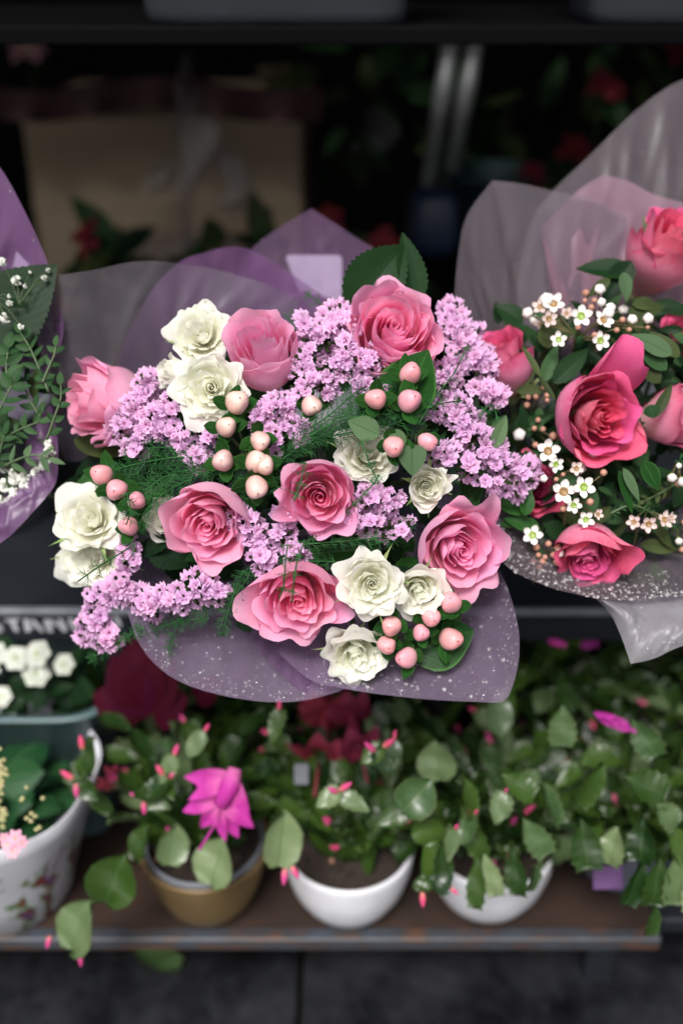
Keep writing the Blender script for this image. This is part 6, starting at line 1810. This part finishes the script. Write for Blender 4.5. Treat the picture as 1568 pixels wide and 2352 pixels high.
# teal container with white flowers, left
c = onY(20, 1660, 0.84); 
zt = c.z
g = MB()
K = 36
cx_, cy_ = P(40, 1640, .97).x, 0.84
root = empty('teal_container', (cx_, cy_, ZB), 'turquoise square-cornered container at the left, under the chalk lettering', 'container')
Rr = 0.078
def ring2(r, z): 
    out = []
    for i in range(K):
        a = 2 * PI * i / K
        ca, sa = math.cos(a), math.sin(a)
        out.append(Vector((cx_ + r * math.copysign(abs(ca) ** .5, ca), cy_ + r * math.copysign(abs(sa) ** .5, sa), z)))
    return out
zt = onY(200, 1580, cy_).z + 0.022
rings = [ring2(.06, ZB + .001), ring2(.062, ZB + .004), ring2(Rr, zt), ring2(Rr + .004, zt), ring2(Rr + .004, zt + .004), ring2(Rr - .004, zt + .004), ring2(.058, ZB + .02)]
g.add([v for r in rings for v in r], [(r * K + i, r * K + (i + 1) % K, (r + 1) * K + (i + 1) % K, (r + 1) * K + i) for r in range(len(rings) - 1) for i in range(K)] + [tuple(range(K))[::-1]])
g.part('container_body', M['teal'], root)
def posy(x, y, d, r, seed, root, mat='gyp', n=9, mid='cream_bud', wf=.62):
    rg = random.Random(seed)
    c = P(x, y, d); s = r * d / FPX
    fr2 = frame(sdirv(rg.uniform(-.3, .3), rg.uniform(0, .5), 1))
    mb = MB()
    for tr, sc_ in enumerate((1, .7, .42)):
        for i in range(n - tr * 2):
            a = 2 * PI * i / (n - tr * 2) + tr
            V, F, UV = leaf_geo(c, fr2 @ Vector((math.cos(a), math.sin(a), .15 + .35 * tr)), fr2 @ Vector((0, 0, 1)), s * sc_, s * wf * sc_, fold=.2, curl=.3, shape=1.2, nu=4, nv=6)
            mb.add(V, F, UV)
    mb.lathe([(.14 * s, 0), (.12 * s, .2 * s), (0, .24 * s)], c, rot=fr2, n=8, m=1)
    mb.part('blossom', [M[mat], M[mid]], root)
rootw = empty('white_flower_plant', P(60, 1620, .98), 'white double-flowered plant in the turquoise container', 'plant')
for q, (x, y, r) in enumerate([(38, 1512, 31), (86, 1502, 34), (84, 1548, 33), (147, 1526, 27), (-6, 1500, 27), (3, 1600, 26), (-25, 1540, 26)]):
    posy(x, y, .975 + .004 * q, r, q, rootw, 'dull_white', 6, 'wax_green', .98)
rgf = random.Random(31)
for i in range(46):
    x = rgf.uniform(-60, 210); y = rgf.uniform(1500, 1640); a2 = rgf.uniform(0, 6.28); d = rgf.uniform(1.0, 1.04)
    V, F, UV = leaf_geo(P(x, y, d), sdirv(math.cos(a2), math.sin(a2), .2), sdirv(0, .6, 1), .03, .016, nu=5, nv=7)
    part('leaf', V, F, M['rose_leaf'], rootw, uv=UV)

# sleeve-wrapped kalanchoe at the left
kc = P(5, 1870, .90)
kx, ky = P(-10, 1800, .88).x - 0.045, 0.715
ztop = onY(-10, 1900, ky).z + 0.01
root = empty('paper_sleeve', (kx, ky, ZB + .001), 'white printed paper sleeve with red pattern around the kalanchoe at lower left', 'plant sleeve')
m, nt_, b = newmat('printed sleeve')
uvn = nt_.nodes.new('ShaderNodeUVMap'); sp = nt_.nodes.new('ShaderNodeSeparateXYZ'); nt_.links.new(uvn.outputs[0], sp.inputs[0])
nzc = noise_tex(nt_, 9.0, 2, 'UV', (2.2, 1.0, 1))
colr = ramp(nt_, nzc, [(0.50, (0.50, 0.50, 0.54)), (0.55, (0.08, 0.20, 0.06)), (0.58, (0.20, 0.02, 0.025)), (0.60, (0.18, 0.02, 0.04)), (0.62, (0.10, 0.05, 0.2)), (0.67, (0.50, 0.50, 0.54))])
band = math_n(nt_, 'MULTIPLY', math_n(nt_, 'SUBTRACT', sp.outputs[1], 0.04, True), 14.0, True)
band2 = math_n(nt_, 'MULTIPLY', math_n(nt_, 'SUBTRACT', 0.42, sp.outputs[1], True), 10.0, True)
cc = mixc(nt_, math_n(nt_, 'MULTIPLY', band, band2), (0.52, 0.52, 0.56), colr)
nt_.links.new(cc, b.inputs['Base Color']); b.inputs['Roughness'].default_value = 0.4
M['sleeve'] = m
g = MB()
zr_ = onY(100, 1900, ky).z
g.lathe([(0.060, 0.0), (0.066, 0.004), (0.078, 0.05), (0.094, 0.10), (0.106, 0.14), (0.112, 0.165), (0.1105, 0.1655), (0.1045, 0.14), (0.09, 0.10), (0.074, 0.05)], (kx, ky, ZB + .001), n=60, wob=lambda q, z: 1 + 0.02 * math.sin(7 * q) * (z / .16))
g.part('sleeve_body', M['sleeve'], root)
rootk = empty('kalanchoe_plant', (kx, ky, ZB + .08), 'kalanchoe with round glossy leaves and small pink blossoms in the printed sleeve', 'plant')
rgf = random.Random(32)
for i in range(30):
    a = i * 2.4; rr = 0.012 + 0.062 * (i / 30)
    p = Vector((kx + rr * .5 * math.cos(a), ky + rr * .5 * math.sin(a), ZB + .15 - .05 * (i / 30)))
    V, F, UV = leaf_geo(p, Vector((math.cos(a), math.sin(a), .45 - .25 * i / 30)), Vector((0, 0, 1)) + Vector((rgf.uniform(-.3, .3),) * 3), rgf.uniform(.05, .07), rgf.uniform(.038, .052), fold=-.15, curl=.5, shape=1.15, nu=7, nv=12)
    part('leaf', V, F, M['kal_leaf'], rootk, uv=UV)
for q, (x, y, r) in enumerate([(36, 1925, 22), (18, 1940, 18), (50, 1935, 17), (30, 1955, 18), (10, 1925, 14)]):
    posy(x, y, .845, r, 50 + q, rootk, 'soft_pink', 6)
g = MB()
for i in range(46):
    x = rgf.choice([rgf.gauss(5, 8), rgf.gauss(75, 18), rgf.gauss(10, 10), rgf.gauss(0, 7)]); y = {0: rgf.gauss(1770, 30), 1: rgf.gauss(1885, 12), 2: rgf.gauss(1850, 26)}[i % 3]
    if i % 3 == 0: x = abs(rgf.gauss(0, 10))
    p = P(x, y, .852); s = .0024
    g.lathe([(0, -s), (s * .8, -s * .3), (s, s * .3), (0, s * 1.2)], p, n=7)
g.part('bud_cluster', M['cream_bud'], rootk)
